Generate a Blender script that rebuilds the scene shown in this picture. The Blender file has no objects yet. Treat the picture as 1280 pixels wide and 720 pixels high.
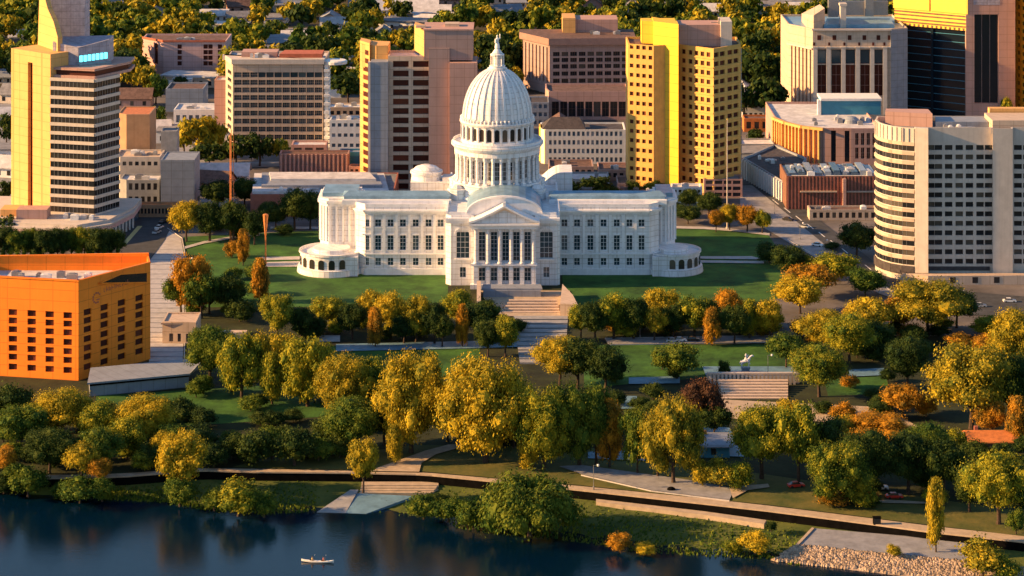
import bpy, math, random
from math import pi, sin, cos, radians as R
SC = bpy.context.scene
COL = SC.collection
F = 3204.0; HC = 217.0; HY = -414.0        # focal length in photo pixels, camera height (m), horizon row
def gy(y, z=0): return F*(HC-z)/(y-HY)
def G(x, y, z=0):
    Y = gy(y, z); return ((x-640)*Y/F, Y)
def zt(y, Y): return HC-(y-HY)*Y/F
def wx(x, Y): return (x-640)*Y/F
rnd = random.Random(7)

# ------------------------------------------------------------------ materials
def mat(name, col, rough=0.7, var=0.12, scale=0.3, bump=0.0, metal=0.0, spec=0.3, streak=0.0, col2=None, joint=None):
    m = bpy.data.materials.new(name); m.use_nodes = True
    nt = m.node_tree; N = nt.nodes; L = nt.links
    b = N['Principled BSDF']
    b.inputs['Roughness'].default_value = rough; b.inputs['Metallic'].default_value = metal
    b.inputs['Specular IOR Level'].default_value = spec
    g = N.new('ShaderNodeNewGeometry')
    n = N.new('ShaderNodeTexNoise'); n.inputs['Scale'].default_value = scale; n.inputs['Detail'].default_value = 6
    n.inputs['Roughness'].default_value = 0.65
    L.new(g.outputs['Position'], n.inputs['Vector'])
    mx = N.new('ShaderNodeMix'); mx.data_type = 'RGBA'
    a = [max(0, c*(1-var*1.6)) for c in col]; c2 = col2 or [min(1, c*(1+var)) for c in col]
    mx.inputs[6].default_value = (*a, 1); mx.inputs[7].default_value = (*c2, 1)
    mr = N.new('ShaderNodeMapRange'); mr.inputs[1].default_value = 0.3; mr.inputs[2].default_value = 0.7
    L.new(n.outputs['Fac'], mr.inputs[0]); L.new(mr.outputs[0], mx.inputs[0])
    out = mx.outputs[2]
    if streak > 0:       # vertical weather streaks
        mp = N.new('ShaderNodeMapping'); mp.inputs['Scale'].default_value = (1.3, 1.3, 0.05)
        L.new(g.outputs['Position'], mp.inputs['Vector'])
        n2 = N.new('ShaderNodeTexNoise'); n2.inputs['Scale'].default_value = 1.0; n2.inputs['Detail'].default_value = 4
        L.new(mp.outputs[0], n2.inputs['Vector'])
        m2 = N.new('ShaderNodeMix'); m2.data_type = 'RGBA'; m2.blend_type = 'MULTIPLY'
        m2.inputs[7].default_value = (1-streak, 1-streak*1.05, 1-streak*1.15, 1)
        r2 = N.new('ShaderNodeMapRange'); r2.inputs[1].default_value = 0.5; r2.inputs[2].default_value = 0.75
        L.new(n2.outputs['Fac'], r2.inputs[0]); L.new(r2.outputs[0], m2.inputs[0])
        L.new(out, m2.inputs[6]); out = m2.outputs[2]
    if joint:       # cast panel joints: every joint[0] m up, joint[1] m across
        sp = N.new('ShaderNodeSeparateXYZ'); L.new(g.outputs['Position'], sp.inputs[0])
        xy = N.new('ShaderNodeMath'); xy.operation = 'MULTIPLY_ADD'; xy.inputs[1].default_value = 0.8
        L.new(sp.outputs[1], xy.inputs[0]); L.new(sp.outputs[0], xy.inputs[2]); last = None
        for src, per in ((sp.outputs[2], joint[0]), (xy.outputs[0], joint[1])):
            dv_ = N.new('ShaderNodeMath'); dv_.operation = 'DIVIDE'; dv_.inputs[1].default_value = per; L.new(src, dv_.inputs[0])
            f_ = N.new('ShaderNodeMath'); f_.operation = 'FRACT'; L.new(dv_.outputs[0], f_.inputs[0])
            lt = N.new('ShaderNodeMath'); lt.operation = 'LESS_THAN'; lt.inputs[1].default_value = 0.22/per; L.new(f_.outputs[0], lt.inputs[0])
            if last is None: last = lt
            else: mxx = N.new('ShaderNodeMath'); mxx.operation = 'MAXIMUM'; L.new(last.outputs[0], mxx.inputs[0]); L.new(lt.outputs[0], mxx.inputs[1]); last = mxx
        sc_ = N.new('ShaderNodeMath'); sc_.operation = 'MULTIPLY'; sc_.inputs[1].default_value = 0.8; L.new(last.outputs[0], sc_.inputs[0])
        m3 = N.new('ShaderNodeMix'); m3.data_type = 'RGBA'; m3.blend_type = 'MULTIPLY'; m3.inputs[7].default_value = (.68, .64, .60, 1)
        L.new(sc_.outputs[0], m3.inputs[0]); L.new(out, m3.inputs[6]); out = m3.outputs[2]
    L.new(out, b.inputs['Base Color'])
    if bump > 0:
        bp = N.new('ShaderNodeBump'); bp.inputs['Strength'].default_value = bump; bp.inputs['Distance'].default_value = 0.3
        n3 = N.new('ShaderNodeTexNoise'); n3.inputs['Scale'].default_value = scale*6; n3.inputs['Detail'].default_value = 5
        L.new(g.outputs['Position'], n3.inputs['Vector'])
        L.new(n3.outputs['Fac'], bp.inputs['Height']); L.new(bp.outputs[0], b.inputs['Normal'])
    return m

def glass(name, col, alt, rough=0.12, spec=0.6, metal=0.0):
    m = bpy.data.materials.new(name); m.use_nodes = True
    nt = m.node_tree; N = nt.nodes; L = nt.links; b = N['Principled BSDF']
    oi = N.new('ShaderNodeObjectInfo'); g = N.new('ShaderNodeNewGeometry')
    ad = N.new('ShaderNodeMath'); ad.operation = 'ADD'
    L.new(oi.outputs['Random'], ad.inputs[0]); L.new(g.outputs['Random Per Island'], ad.inputs[1])
    fr = N.new('ShaderNodeMath'); fr.operation = 'FRACT'; L.new(ad.outputs[0], fr.inputs[0])
    cr = N.new('ShaderNodeValToRGB'); cr.color_ramp.interpolation = 'CONSTANT'
    cr.color_ramp.elements[0].color = (*col, 1)
    cr.color_ramp.elements[1].position = 0.82; cr.color_ramp.elements[1].color = (*alt, 1)
    e = cr.color_ramp.elements.new(0.45); e.color = (*[0.6*c+0.25*a for c, a in zip(col, alt)], 1)
    L.new(fr.outputs[0], cr.inputs[0]); L.new(cr.outputs[0], b.inputs['Base Color'])
    b.inputs['Roughness'].default_value = rough; b.inputs['Specular IOR Level'].default_value = spec
    b.inputs['Metallic'].default_value = metal
    return m

def leafmat(name, cols, trans=0.25):
    m = bpy.data.materials.new(name); m.use_nodes = True
    nt = m.node_tree; N = nt.nodes; L = nt.links; b = N['Principled BSDF']
    g = N.new('ShaderNodeNewGeometry'); oi = N.new('ShaderNodeObjectInfo')
    n = N.new('ShaderNodeTexNoise'); n.inputs['Scale'].default_value = 0.22; n.inputs['Detail'].default_value = 2
    L.new(g.outputs['Position'], n.inputs['Vector'])
    a1 = N.new('ShaderNodeMath'); a1.operation = 'MULTIPLY'; a1.inputs[1].default_value = 0.62
    L.new(g.outputs['Random Per Island'], a1.inputs[0])
    a2 = N.new('ShaderNodeMath'); a2.operation = 'MULTIPLY_ADD'; a2.inputs[1].default_value = 1.5; a2.inputs[2].default_value = -0.62
    L.new(n.outputs['Fac'], a2.inputs[0])
    a3 = N.new('ShaderNodeMath'); a3.operation = 'ADD'; L.new(a1.outputs[0], a3.inputs[0]); L.new(a2.outputs[0], a3.inputs[1])
    a4 = N.new('ShaderNodeMath'); a4.operation = 'MULTIPLY_ADD'; a4.inputs[1].default_value = 0.3
    L.new(oi.outputs['Random'], a4.inputs[0]); L.new(a3.outputs[0], a4.inputs[2])
    cr = N.new('ShaderNodeValToRGB')
    cr.color_ramp.elements[0].position = 0.12; cr.color_ramp.elements[0].color = (*cols[0], 1)
    cr.color_ramp.elements[1].position = 0.85; cr.color_ramp.elements[1].color = (*cols[2], 1)
    e = cr.color_ramp.elements.new(0.5); e.color = (*cols[1], 1)
    L.new(a4.outputs[0], cr.inputs[0]); L.new(cr.outputs[0], b.inputs['Base Color'])
    b.inputs['Roughness'].default_value = 0.75; b.inputs['Specular IOR Level'].default_value = 0.15
    t = N.new('ShaderNodeBsdfTranslucent'); L.new(cr.outputs[0], t.inputs['Color'])
    mx = N.new('ShaderNodeMixShader'); mx.inputs[0].default_value = trans
    L.new(b.outputs[0], mx.inputs[1]); L.new(t.outputs[0], mx.inputs[2])
    L.new(mx.outputs[0], N['Material Output'].inputs['Surface'])
    return m

def emis(name, col, s):
    m = bpy.data.materials.new(name); m.use_nodes = True
    b = m.node_tree.nodes['Principled BSDF']
    b.inputs['Base Color'].default_value = (*col, 1); b.inputs['Emission Color'].default_value = (*col, 1)
    b.inputs['Emission Strength'].default_value = s
    return m

M = {}
M['marble'] = mat('white_marble', (0.76, 0.75, 0.77), 0.55, 0.10, 0.25, streak=0.18, joint=(1.9, 3.1))
M['marble2'] = mat('white_marble_trim', (0.80, 0.79, 0.81), 0.5, 0.08, 0.4, streak=0.10)
M['bluemetal'] = mat('weathered_blue_roof_metal', (0.22, 0.36, 0.48), 0.45, 0.2, 0.2, metal=0.3)
M['sungoldconc'] = mat('ochre_sunlit_concrete', (0.68, 0.38, 0.13), 0.7, 0.06, 0.2, streak=0.08, joint=(3.5, 4.1))  # ochre concrete; its tone also paints sunlight onto left-facing parts
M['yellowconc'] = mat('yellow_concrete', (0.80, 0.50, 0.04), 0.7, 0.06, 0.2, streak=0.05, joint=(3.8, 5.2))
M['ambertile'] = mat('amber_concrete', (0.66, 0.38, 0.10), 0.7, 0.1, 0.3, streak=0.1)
M['orange'] = mat('orange_stucco', (0.92, 0.25, 0.018), 0.7, 0.06, 0.15, streak=0.08, joint=(3.4, 6.0))
M['mauve'] = mat('mauve_concrete', (0.34, 0.24, 0.225), 0.75, 0.07, 0.15, streak=0.12, joint=(3.95, 4.4))
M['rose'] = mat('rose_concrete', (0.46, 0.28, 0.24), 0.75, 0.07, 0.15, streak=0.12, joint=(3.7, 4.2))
M['pink'] = mat('pink_stucco', (0.55, 0.36, 0.35), 0.75, 0.07, 0.2, streak=0.12, joint=(3.0, 5.0))
M['cream'] = mat('cream_stone', (0.53, 0.41, 0.32), 0.7, 0.08, 0.3, streak=0.1, joint=(3.6, 5.0))
M['creamwhite'] = mat('pale_concrete', (0.54, 0.48, 0.43), 0.7, 0.08, 0.3, streak=0.12)
M['lav'] = mat('lavender_grey_concrete', (0.36, 0.34, 0.42), 0.75, 0.2, 0.5, bump=0.3, streak=0.15, joint=(2.8, 3.6))
M['bluegrey'] = mat('blue_grey_cladding', (0.24, 0.27, 0.33), 0.6, 0.1, 0.3, streak=0.1, joint=(3.2, 4.5))
M['grey'] = mat('grey_concrete', (0.30, 0.30, 0.31), 0.8, 0.15, 0.3, streak=0.12)
M['white'] = mat('white_paint', (0.72, 0.72, 0.72), 0.6, 0.07, 0.5, streak=0.08)
M['brown'] = mat('brown_brick', (0.20, 0.10, 0.07), 0.8, 0.2, 0.4, streak=0.15)
M['tan'] = mat('tan_stucco', (0.40, 0.24, 0.14), 0.8, 0.1, 0.3, streak=0.1)
M['redwall'] = mat('red_brick', (0.36, 0.13, 0.09), 0.8, 0.15, 0.4, streak=0.1)
M['redroof'] = mat('red_clay_roof', (0.42, 0.12, 0.07), 0.8, 0.15, 0.5)
M['darkroof'] = mat('dark_shingle_roof', (0.07, 0.06, 0.065), 0.85, 0.3, 0.5, bump=0.3)
M['brownroof'] = mat('brown_tile_roof', (0.15, 0.09, 0.075), 0.85, 0.3, 0.5, bump=0.3)
M['greyroof'] = mat('grey_gravel_roof', (0.22, 0.22, 0.24), 0.9, 0.25, 0.4, bump=0.2)
M['paleroof'] = mat('pale_membrane_roof', (0.55, 0.54, 0.56), 0.85, 0.2, 0.3)
M['bluelite'] = mat('teal_blue_cladding', (0.05, 0.22, 0.34), 0.5, 0.1, 0.3)
M['ribwall'] = mat('brown_ribbed_wall', (0.30, 0.18, 0.15), 0.8, 0.1, 0.4)
M['sungoldpanel'] = mat('sunlit_gold_panel', (0.85, 0.55, 0.08), 0.5, 0.06, 0.4)  # gold; also carries the sunlit yellow of tower crown and office corner
M['metal'] = mat('grey_metal', (0.3, 0.3, 0.32), 0.4, 0.1, 1.0, metal=0.6)
M['rust'] = mat('rusty_orange_metal', (0.55, 0.18, 0.05), 0.6, 0.2, 1.0)
M['darkwall'] = mat('black_shaded_stone', (0.006, 0.0055, 0.0055), 0.95, 0.3, 0.6, spec=0.02)  # near-black base paints shade into the retaining wall
M['asphalt'] = mat('asphalt', (0.055, 0.058, 0.065), 0.85, 0.25, 0.25)
M['paving'] = mat('grey_paving', (0.26, 0.26, 0.28), 0.85, 0.2, 0.3)
M['palepaving'] = mat('pale_paving', (0.42, 0.40, 0.40), 0.8, 0.15, 0.4)
M['bluepaving'] = mat('blue_grey_paving', (0.13, 0.24, 0.33), 0.5, 0.2, 0.3)
M['creampath'] = mat('cream_gravel', (0.42, 0.33, 0.24), 0.9, 0.15, 0.5)
M['lawn'] = mat('mown_lawn', (0.022, 0.11, 0.012), 0.9, 0.42, 0.10, bump=0.5, col2=(0.05, 0.15, 0.02))
M['drylawn'] = mat('dry_lawn', (0.075, 0.12, 0.02), 0.9, 0.3, 0.12, bump=0.4, col2=(0.14, 0.12, 0.03))
M['bank'] = mat('river_bank_grass', (0.045, 0.13, 0.016), 0.9, 0.4, 0.09, bump=0.6, col2=(0.12, 0.13, 0.025))
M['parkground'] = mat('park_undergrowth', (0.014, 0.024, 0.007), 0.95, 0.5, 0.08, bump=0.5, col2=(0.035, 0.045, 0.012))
M['suburb'] = mat('suburb_ground', (0.025, 0.035, 0.015), 0.95, 0.5, 0.03, bump=0.3, col2=(0.08, 0.07, 0.05))
M['cityground'] = mat('city_ground', (0.10, 0.095, 0.10), 0.9, 0.5, 0.035, col2=(0.19, 0.17, 0.17))
M['bark'] = mat('bark', (0.06, 0.04, 0.03), 0.95, 0.3, 2.0)
M['stone'] = mat('riprap_stone', (0.36, 0.27, 0.20), 0.9, 0.4, 0.6, bump=0.5)
M['linepaint'] = mat('road_marking', (0.55, 0.47, 0.20), 0.7, 0.1, 1.0)
M['whitepaint'] = mat('white_marking', (0.6, 0.6, 0.6), 0.7, 0.1, 1.0)
M['g_dark'] = glass('dark_window_glass', (0.015, 0.017, 0.022), (0.10, 0.085, 0.07))
M['g_blue'] = glass('blue_window_glass', (0.02, 0.05, 0.07), (0.08, 0.12, 0.14))
M['g_red'] = glass('red_brown_window_glass', (0.055, 0.010, 0.006), (0.13, 0.03, 0.015), rough=0.5, spec=0.2)
M['g_navy'] = glass('navy_curtain_glass', (0.004, 0.010, 0.018), (0.008, 0.018, 0.030), rough=0.2, spec=0.4)
M['g_shop'] = glass('pale_blue_glass', (0.06, 0.11, 0.17), (0.25, 0.30, 0.36), rough=0.2)
M['teallamp'] = emis('teal_lit_glass', (0.12, 0.75, 0.85), 1.1)
M['skin'] = mat('skin', (0.50, 0.30, 0.20), 0.6, 0.05, 3)
M['hair'] = mat('dark_hair', (0.04, 0.025, 0.02), 0.7, 0.05, 3)
M['clothred'] = mat('red_cloth', (0.45, 0.08, 0.06), 0.8, 0.1, 3)
M['clothyel'] = mat('yellow_cloth', (0.60, 0.42, 0.10), 0.8, 0.1, 3)
M['hull'] = mat('white_hull', (0.78, 0.74, 0.68), 0.35, 0.04, 2)
M['tyre'] = mat('tyre', (0.02, 0.02, 0.02), 0.8, 0.1, 3)
CAR = {k: mat(k+'_car_paint', c, 0.3, 0.03, 1, spec=0.6) for k, c in dict(white=(0.75, 0.75, 0.75), silver=(0.4, 0.42, 0.45),
      black=(0.02, 0.02, 0.025), red=(0.5, 0.03, 0.02), blue=(0.04, 0.09, 0.25)).items()}
LEAF = {
 'golden': leafmat('golden_leaves', [(0.06, 0.085, 0.010), (0.26, 0.22, 0.016), (0.50, 0.36, 0.020)]),
 'yellow-green': leafmat('yellow_green_leaves', [(0.03, 0.065, 0.008), (0.11, 0.15, 0.014), (0.34, 0.30, 0.018)]),
 'green': leafmat('green_leaves', [(0.018, 0.05, 0.008), (0.05, 0.10, 0.012), (0.14, 0.17, 0.016)]),
 'dark green': leafmat('dark_green_leaves', [(0.008, 0.025, 0.006), (0.022, 0.050, 0.009), (0.06, 0.085, 0.012)]),
 'orange': leafmat('orange_leaves', [(0.06, 0.055, 0.010), (0.28, 0.15, 0.015), (0.50, 0.24, 0.016)]),
 'purple-brown': leafmat('purple_brown_leaves', [(0.03, 0.018, 0.012), (0.07, 0.035, 0.02), (0.13, 0.06, 0.03)]),
}

# ------------------------------------------------------------------ mesh builder
class MB:
    def __init__(s, org=(0, 0, 0)):
        s.v = []; s.f = []; s.mi = []; s.o = org
    def vert(s, p): s.v.append((p[0]-s.o[0], p[1]-s.o[1], p[2]-s.o[2])); return len(s.v)-1
    def face(s, pts, mi=0):
        s.f.append([s.vert(p) for p in pts]); s.mi.append(mi)
    def box(s, x0, x1, y0, y1, z0, z1, mi=0):
        s.obox((0, 0), (1, 0), x0, x1, -y1, -y0, z0, z1, mi)
    def obox(s, P, d, u0, u1, o0, o1, z0, z1, mi=0):
        # oriented box: u along d, o = outward distance (normal = (dy,-dx))
        n = (d[1], -d[0])
        def q(u, o, z): return (P[0]+d[0]*u+n[0]*o, P[1]+d[1]*u+n[1]*o, z)
        c = [q(u, o, z) for z in (z0, z1) for u, o in ((u0, o1), (u1, o1), (u1, o0), (u0, o0))]
        i = [s.vert(p) for p in c]
        for f in ((3, 2, 1, 0), (4, 5, 6, 7), (0, 1, 5, 4), (1, 2, 6, 5), (2, 3, 7, 6), (3, 0, 4, 7)):
            s.f.append([i[k] for k in f]); s.mi.append(mi)
    def prism(s, poly, z0, z1, mi=0, cap=True, bot=False, mcap=None):
        n = len(poly)
        a = [s.vert((p[0], p[1], z0)) for p in poly]
        zz = z1 if hasattr(z1, '__len__') else [z1]*n
        b = [s.vert((p[0], p[1], zz[i])) for i, p in enumerate(poly)]
        for i in range(n):
            j = (i+1) % n; s.f.append([a[i], a[j], b[j], b[i]]); s.mi.append(mi)
        if cap: s.f.append(b[:]); s.mi.append(mi if mcap is None else mcap)
        if bot: s.f.append(a[::-1]); s.mi.append(mi)
    def lathe(s, prof, n, c, mi=0, a0=0, a1=2*pi, sx=1, sy=1):
        closed = prof[0] == prof[-1]
        full = abs(a1-a0-2*pi) < 1e-6; m = n if full else n+1
        rings = []
        for r, z in prof:
            rings.append([s.vert((c[0]+r*sx*cos(a0+(a1-a0)*k/n), c[1]+r*sy*sin(a0+(a1-a0)*k/n), z)) for k in range(m)])
        for i in range(len(rings)-1):
            for k in range(n):
                j = (k+1) % m
                s.f.append([rings[i][k], rings[i][j], rings[i+1][j], rings[i+1][k]]); s.mi.append(mi)
        if full and not closed:
            if prof[-1][0] > 1e-4: s.f.append(rings[-1][:]); s.mi.append(mi)
            if prof[0][0] > 1e-4: s.f.append(rings[0][::-1]); s.mi.append(mi)
    def build(s, name, mats, parent=None, loc=None, smooth=False, rot=0):
        me = bpy.data.meshes.new(name); me.from_pydata(s.v, [], s.f)
        if not isinstance(mats, (list, tuple)): mats = [mats]
        for m in mats: me.materials.append(m)
        if any(s.mi): me.polygons.foreach_set('material_index', s.mi)
        if smooth: me.polygons.foreach_set('use_smooth', [True]*len(s.f))
        me.update()
        o = bpy.data.objects.new(name, me); COL.objects.link(o)
        if parent is not None: o.parent = parent
        if loc is not None: o.location = loc
        o.rotation_euler.z = rot
        return o

def root(name, label, cat, loc, group=None, rot=0):
    o = bpy.data.objects.new(name, None); COL.objects.link(o)
    o.location = loc; o.rotation_euler.z = rot; o.empty_display_size = 1
    o['label'] = label; o['category'] = cat
    if group: o['group'] = group
    return o
def tag(o, label, cat, group=None):
    o['label'] = label; o['category'] = cat
    if group: o['group'] = group
    return o
def struct(o): o['kind'] = 'structure'; return o
def link(me, name, parent, loc, rot=0):
    o = bpy.data.objects.new(name, me); COL.objects.link(o); o.parent = parent
    o.location = loc; o.rotation_euler.z = rot; return o

# ------------------------------------------------------------------ buildings
_pane = {}
def pane_mesh(w, h, gm, fm, nx=1, nz=1, arch=False, fw=0.10):
    key = (round(w, 2), round(h, 2), gm.name, fm.name if fm else '', nx, nz, arch)
    if key in _pane: return _pane[key]
    b = MB()
    b.face([(-w/2, 0, -h/2), (w/2, 0, -h/2), (w/2, 0, h/2), (-w/2, 0, h/2)], 0)
    if fm:
        for i in range(nx+1):
            x = -w/2+w*i/nx; x0 = max(-w/2, x-fw/2) if 0 < i < nx else (x if i == 0 else x-fw); b.box(x0, x0+fw, -0.1, -0.005, -h/2, h/2, 1)
        for i in range(nz+1):
            z = -h/2+h*i/nz; z0 = z if i == 0 else (z-fw if i == nz else z-fw/2)
            b.box(-w/2+fw, w/2-fw, -0.09, -0.004, z0, z0+fw, 1)
    me = bpy.data.meshes.new('window'); me.from_pydata(b.v, [], b.f)
    me.materials.append(gm)
    if fm: me.materials.append(fm); me.polygons.foreach_set('material_index', b.mi)
    _pane[key] = me; return me

class Bld:
    def __init__(s, name, label, cat, front, depth, ytop=None, wall='cream', roof='greyroof', fac=None, par=0.9,
                 group=None, z1=None, z0=0, zref=0, inset=0.5, back=None):
        s.front = front; s.P = front[0]
        xs = [p[0] for p in front]; cx = sum(xs)/len(xs); cy = sum(p[1] for p in front)/len(front)+depth/2
        s.org = (cx, cy, 0); s.root = root(name, label, cat, s.org, group)
        s.z1 = z1 if z1 is not None else zt(ytop, front[zref][1])
        yb = max(p[1] for p in front)+depth
        s.poly = list(front)+(back if back else [(front[-1][0], yb), (front[0][0], yb)])
        FOOT.append((min(p[0] for p in s.poly), max(p[0] for p in s.poly), min(p[1] for p in s.poly), yb))
        s.nwin = 0; s.extra = None; s.w = MB(s.org); n = len(s.poly); s.wallm = M[wall] if isinstance(wall, str) else wall
        fac = fac or {}
        for i in range(n):
            P, Q = s.poly[i], s.poly[(i+1) % n]
            if i in fac:
                for fc in (fac[i] if isinstance(fac[i], list) else [fac[i]]): s.facade(P, Q, z0, s.z1, **fc)
            else: s.w.face([(P[0], P[1], z0), (Q[0], Q[1], z0), (Q[0], Q[1], s.z1), (P[0], P[1], s.z1)])
        # parapet and roof
        k = max(0.5, min(1, inset)); cxx = sum(p[0] for p in s.poly)/n; cyy = sum(p[1] for p in s.poly)/n
        def ins(p):
            dx, dy = cxx-p[0], cyy-p[1]; l = math.hypot(dx, dy); return (p[0]+dx/l*inset*1.4, p[1]+dy/l*inset*1.4)
        ip = [ins(p) for p in s.poly]; zr = s.z1-par
        for i in range(n):
            j = (i+1) % n; P, Q, p, q = s.poly[i], s.poly[j], ip[i], ip[j]
            s.w.face([(P[0], P[1], s.z1), (Q[0], Q[1], s.z1), (q[0], q[1], s.z1), (p[0], p[1], s.z1)])
            s.w.face([(p[0], p[1], s.z1), (q[0], q[1], s.z1), (q[0], q[1], zr), (p[0], p[1], zr)])
        rb = MB(s.org); rb.face([(p[0], p[1], zr) for p in ip])
        s.w.build('wall', s.wallm, s.root); s.roof = rb.build('roof', M[roof] if isinstance(roof, str) else roof, s.root)
        s.zr = zr
    def done(s):
        if s.extra: 
            o = s.extra.build('window_rows', s.exm, s.root); o['kind'] = 'stuff'
        return s
    def facade(s, P, Q, z0, z1, cols, rows, rec=0.35, gm='g_dark', fm=None, nx=1, nz=1, name='window'):
        L = math.hypot(Q[0]-P[0], Q[1]-P[1]); d = ((Q[0]-P[0])/L, (Q[1]-P[1])/L); nrm = (d[1], -d[0])
        cols = sorted(cols); rows = sorted(r for r in rows if r[1] < z1 and r[0] > z0)
        def q(u, o, z): return (P[0]+d[0]*u+nrm[0]*o, P[1]+d[1]*u+nrm[1]*o, z)
        us = [0]+[u*L for c in cols for u in c]+[L]
        zs = [z0]+[z for r in rows for z in r]+[z1]
        ang = math.atan2(d[1], d[0])
        g = M[gm] if isinstance(gm, str) else gm; f = M[fm] if isinstance(fm, str) else fm
        for j in range(len(zs)-1):
            za, zb = zs[j], zs[j+1]
            if zb-za < 1e-4: continue
            if j % 2 == 0:
                s.w.face([q(0, 0, za), q(L, 0, za), q(L, 0, zb), q(0, 0, zb)]); continue
            for i in range(len(us)-1):
                ua, ub = us[i], us[i+1]
                if ub-ua < 1e-4: continue
                if i % 2 == 0: s.w.face([q(ua, 0, za), q(ub, 0, za), q(ub, 0, zb), q(ua, 0, zb)]); continue
                r = -rec
                s.w.face([q(ua, 0, za), q(ub, 0, za), q(ub, r, za), q(ua, r, za)])
                s.w.face([q(ua, r, zb), q(ub, r, zb), q(ub, 0, zb), q(ua, 0, zb)])
                s.w.face([q(ua, 0, za), q(ua, r, za), q(ua, r, zb), q(ua, 0, zb)])
                s.w.face([q(ub, r, za), q(ub, 0, za), q(ub, 0, zb), q(ub, r, zb)])
                c = q((ua+ub)/2, r, (za+zb)/2)
                me = pane_mesh(ub-ua, zb-za, g, f, nx, nz)
                if s.nwin < 100:
                    link(me, name, s.root, (c[0]-s.org[0], c[1]-s.org[1], c[2]), ang); s.nwin += 1
                else:
                    if not s.extra: s.extra = MB(s.org); s.exm = [g]
                    s.extra.face([q(ua, r, za), q(ub, r, za), q(ub, r, zb), q(ua, r, zb)])
    def part(s, name, mats, fn, smooth=False, parent=None):
        b = MB(s.org); fn(b); return b.build(name, mats, parent or s.root, smooth=smooth)
    def boxp(s, name, m, x0, x1, yb, z0, z1, dep):
        """box part given by pixel columns x0..x1 at base-row depth yb (row on the ground), heights in m"""
        Y = gy(yb); return s.part(name, M[m], lambda b: b.box(wx(x0, Y), wx(x1, Y), Y, Y+dep, z0, z1))
FOOT = []
def ucol(x, P, Q):
    k = (x-640)/F; dx, dy = Q[0]-P[0], Q[1]-P[1]
    return (k*P[1]-P[0])/(dx-k*dy)
def cpx(xs, w, P, Q):
    return [(max(0.004, ucol(x-w/2, P, Q)), min(0.996, ucol(x+w/2, P, Q))) for x in xs]
def even(n, frac, m0=0.03, m1=0.03):
    t = (1-m0-m1)/n; return [(m0+t*(i+(1-frac)/2), m0+t*(i+(1+frac)/2)) for i in range(n)]
def rows(ztop, n, pitch, h): return [(ztop-i*pitch-h, ztop-i*pitch) for i in range(n)]
def roofstuff(B, seed, n, x0, x1, y0, y1, z, mats=('metal', 'paleroof', 'white', 'grey')):
    r = random.Random(seed)
    for i in range(n):
        w, d, h = r.uniform(1.2, 3.6), r.uniform(1.2, 3.2), r.uniform(0.7, 2.0)
        x, y = r.uniform(x0+w, x1-w), r.uniform(y0+d, y1-d)
        B.part('rooftop_unit', M[mats[i % len(mats)]], lambda b: (b.box(x-w/2, x+w/2, y-d/2, y+d/2, z+.003, z+h), b.box(x-w/4, x+w/4, y-d/4, y+d/4, z+h, z+h+.3)))
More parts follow.
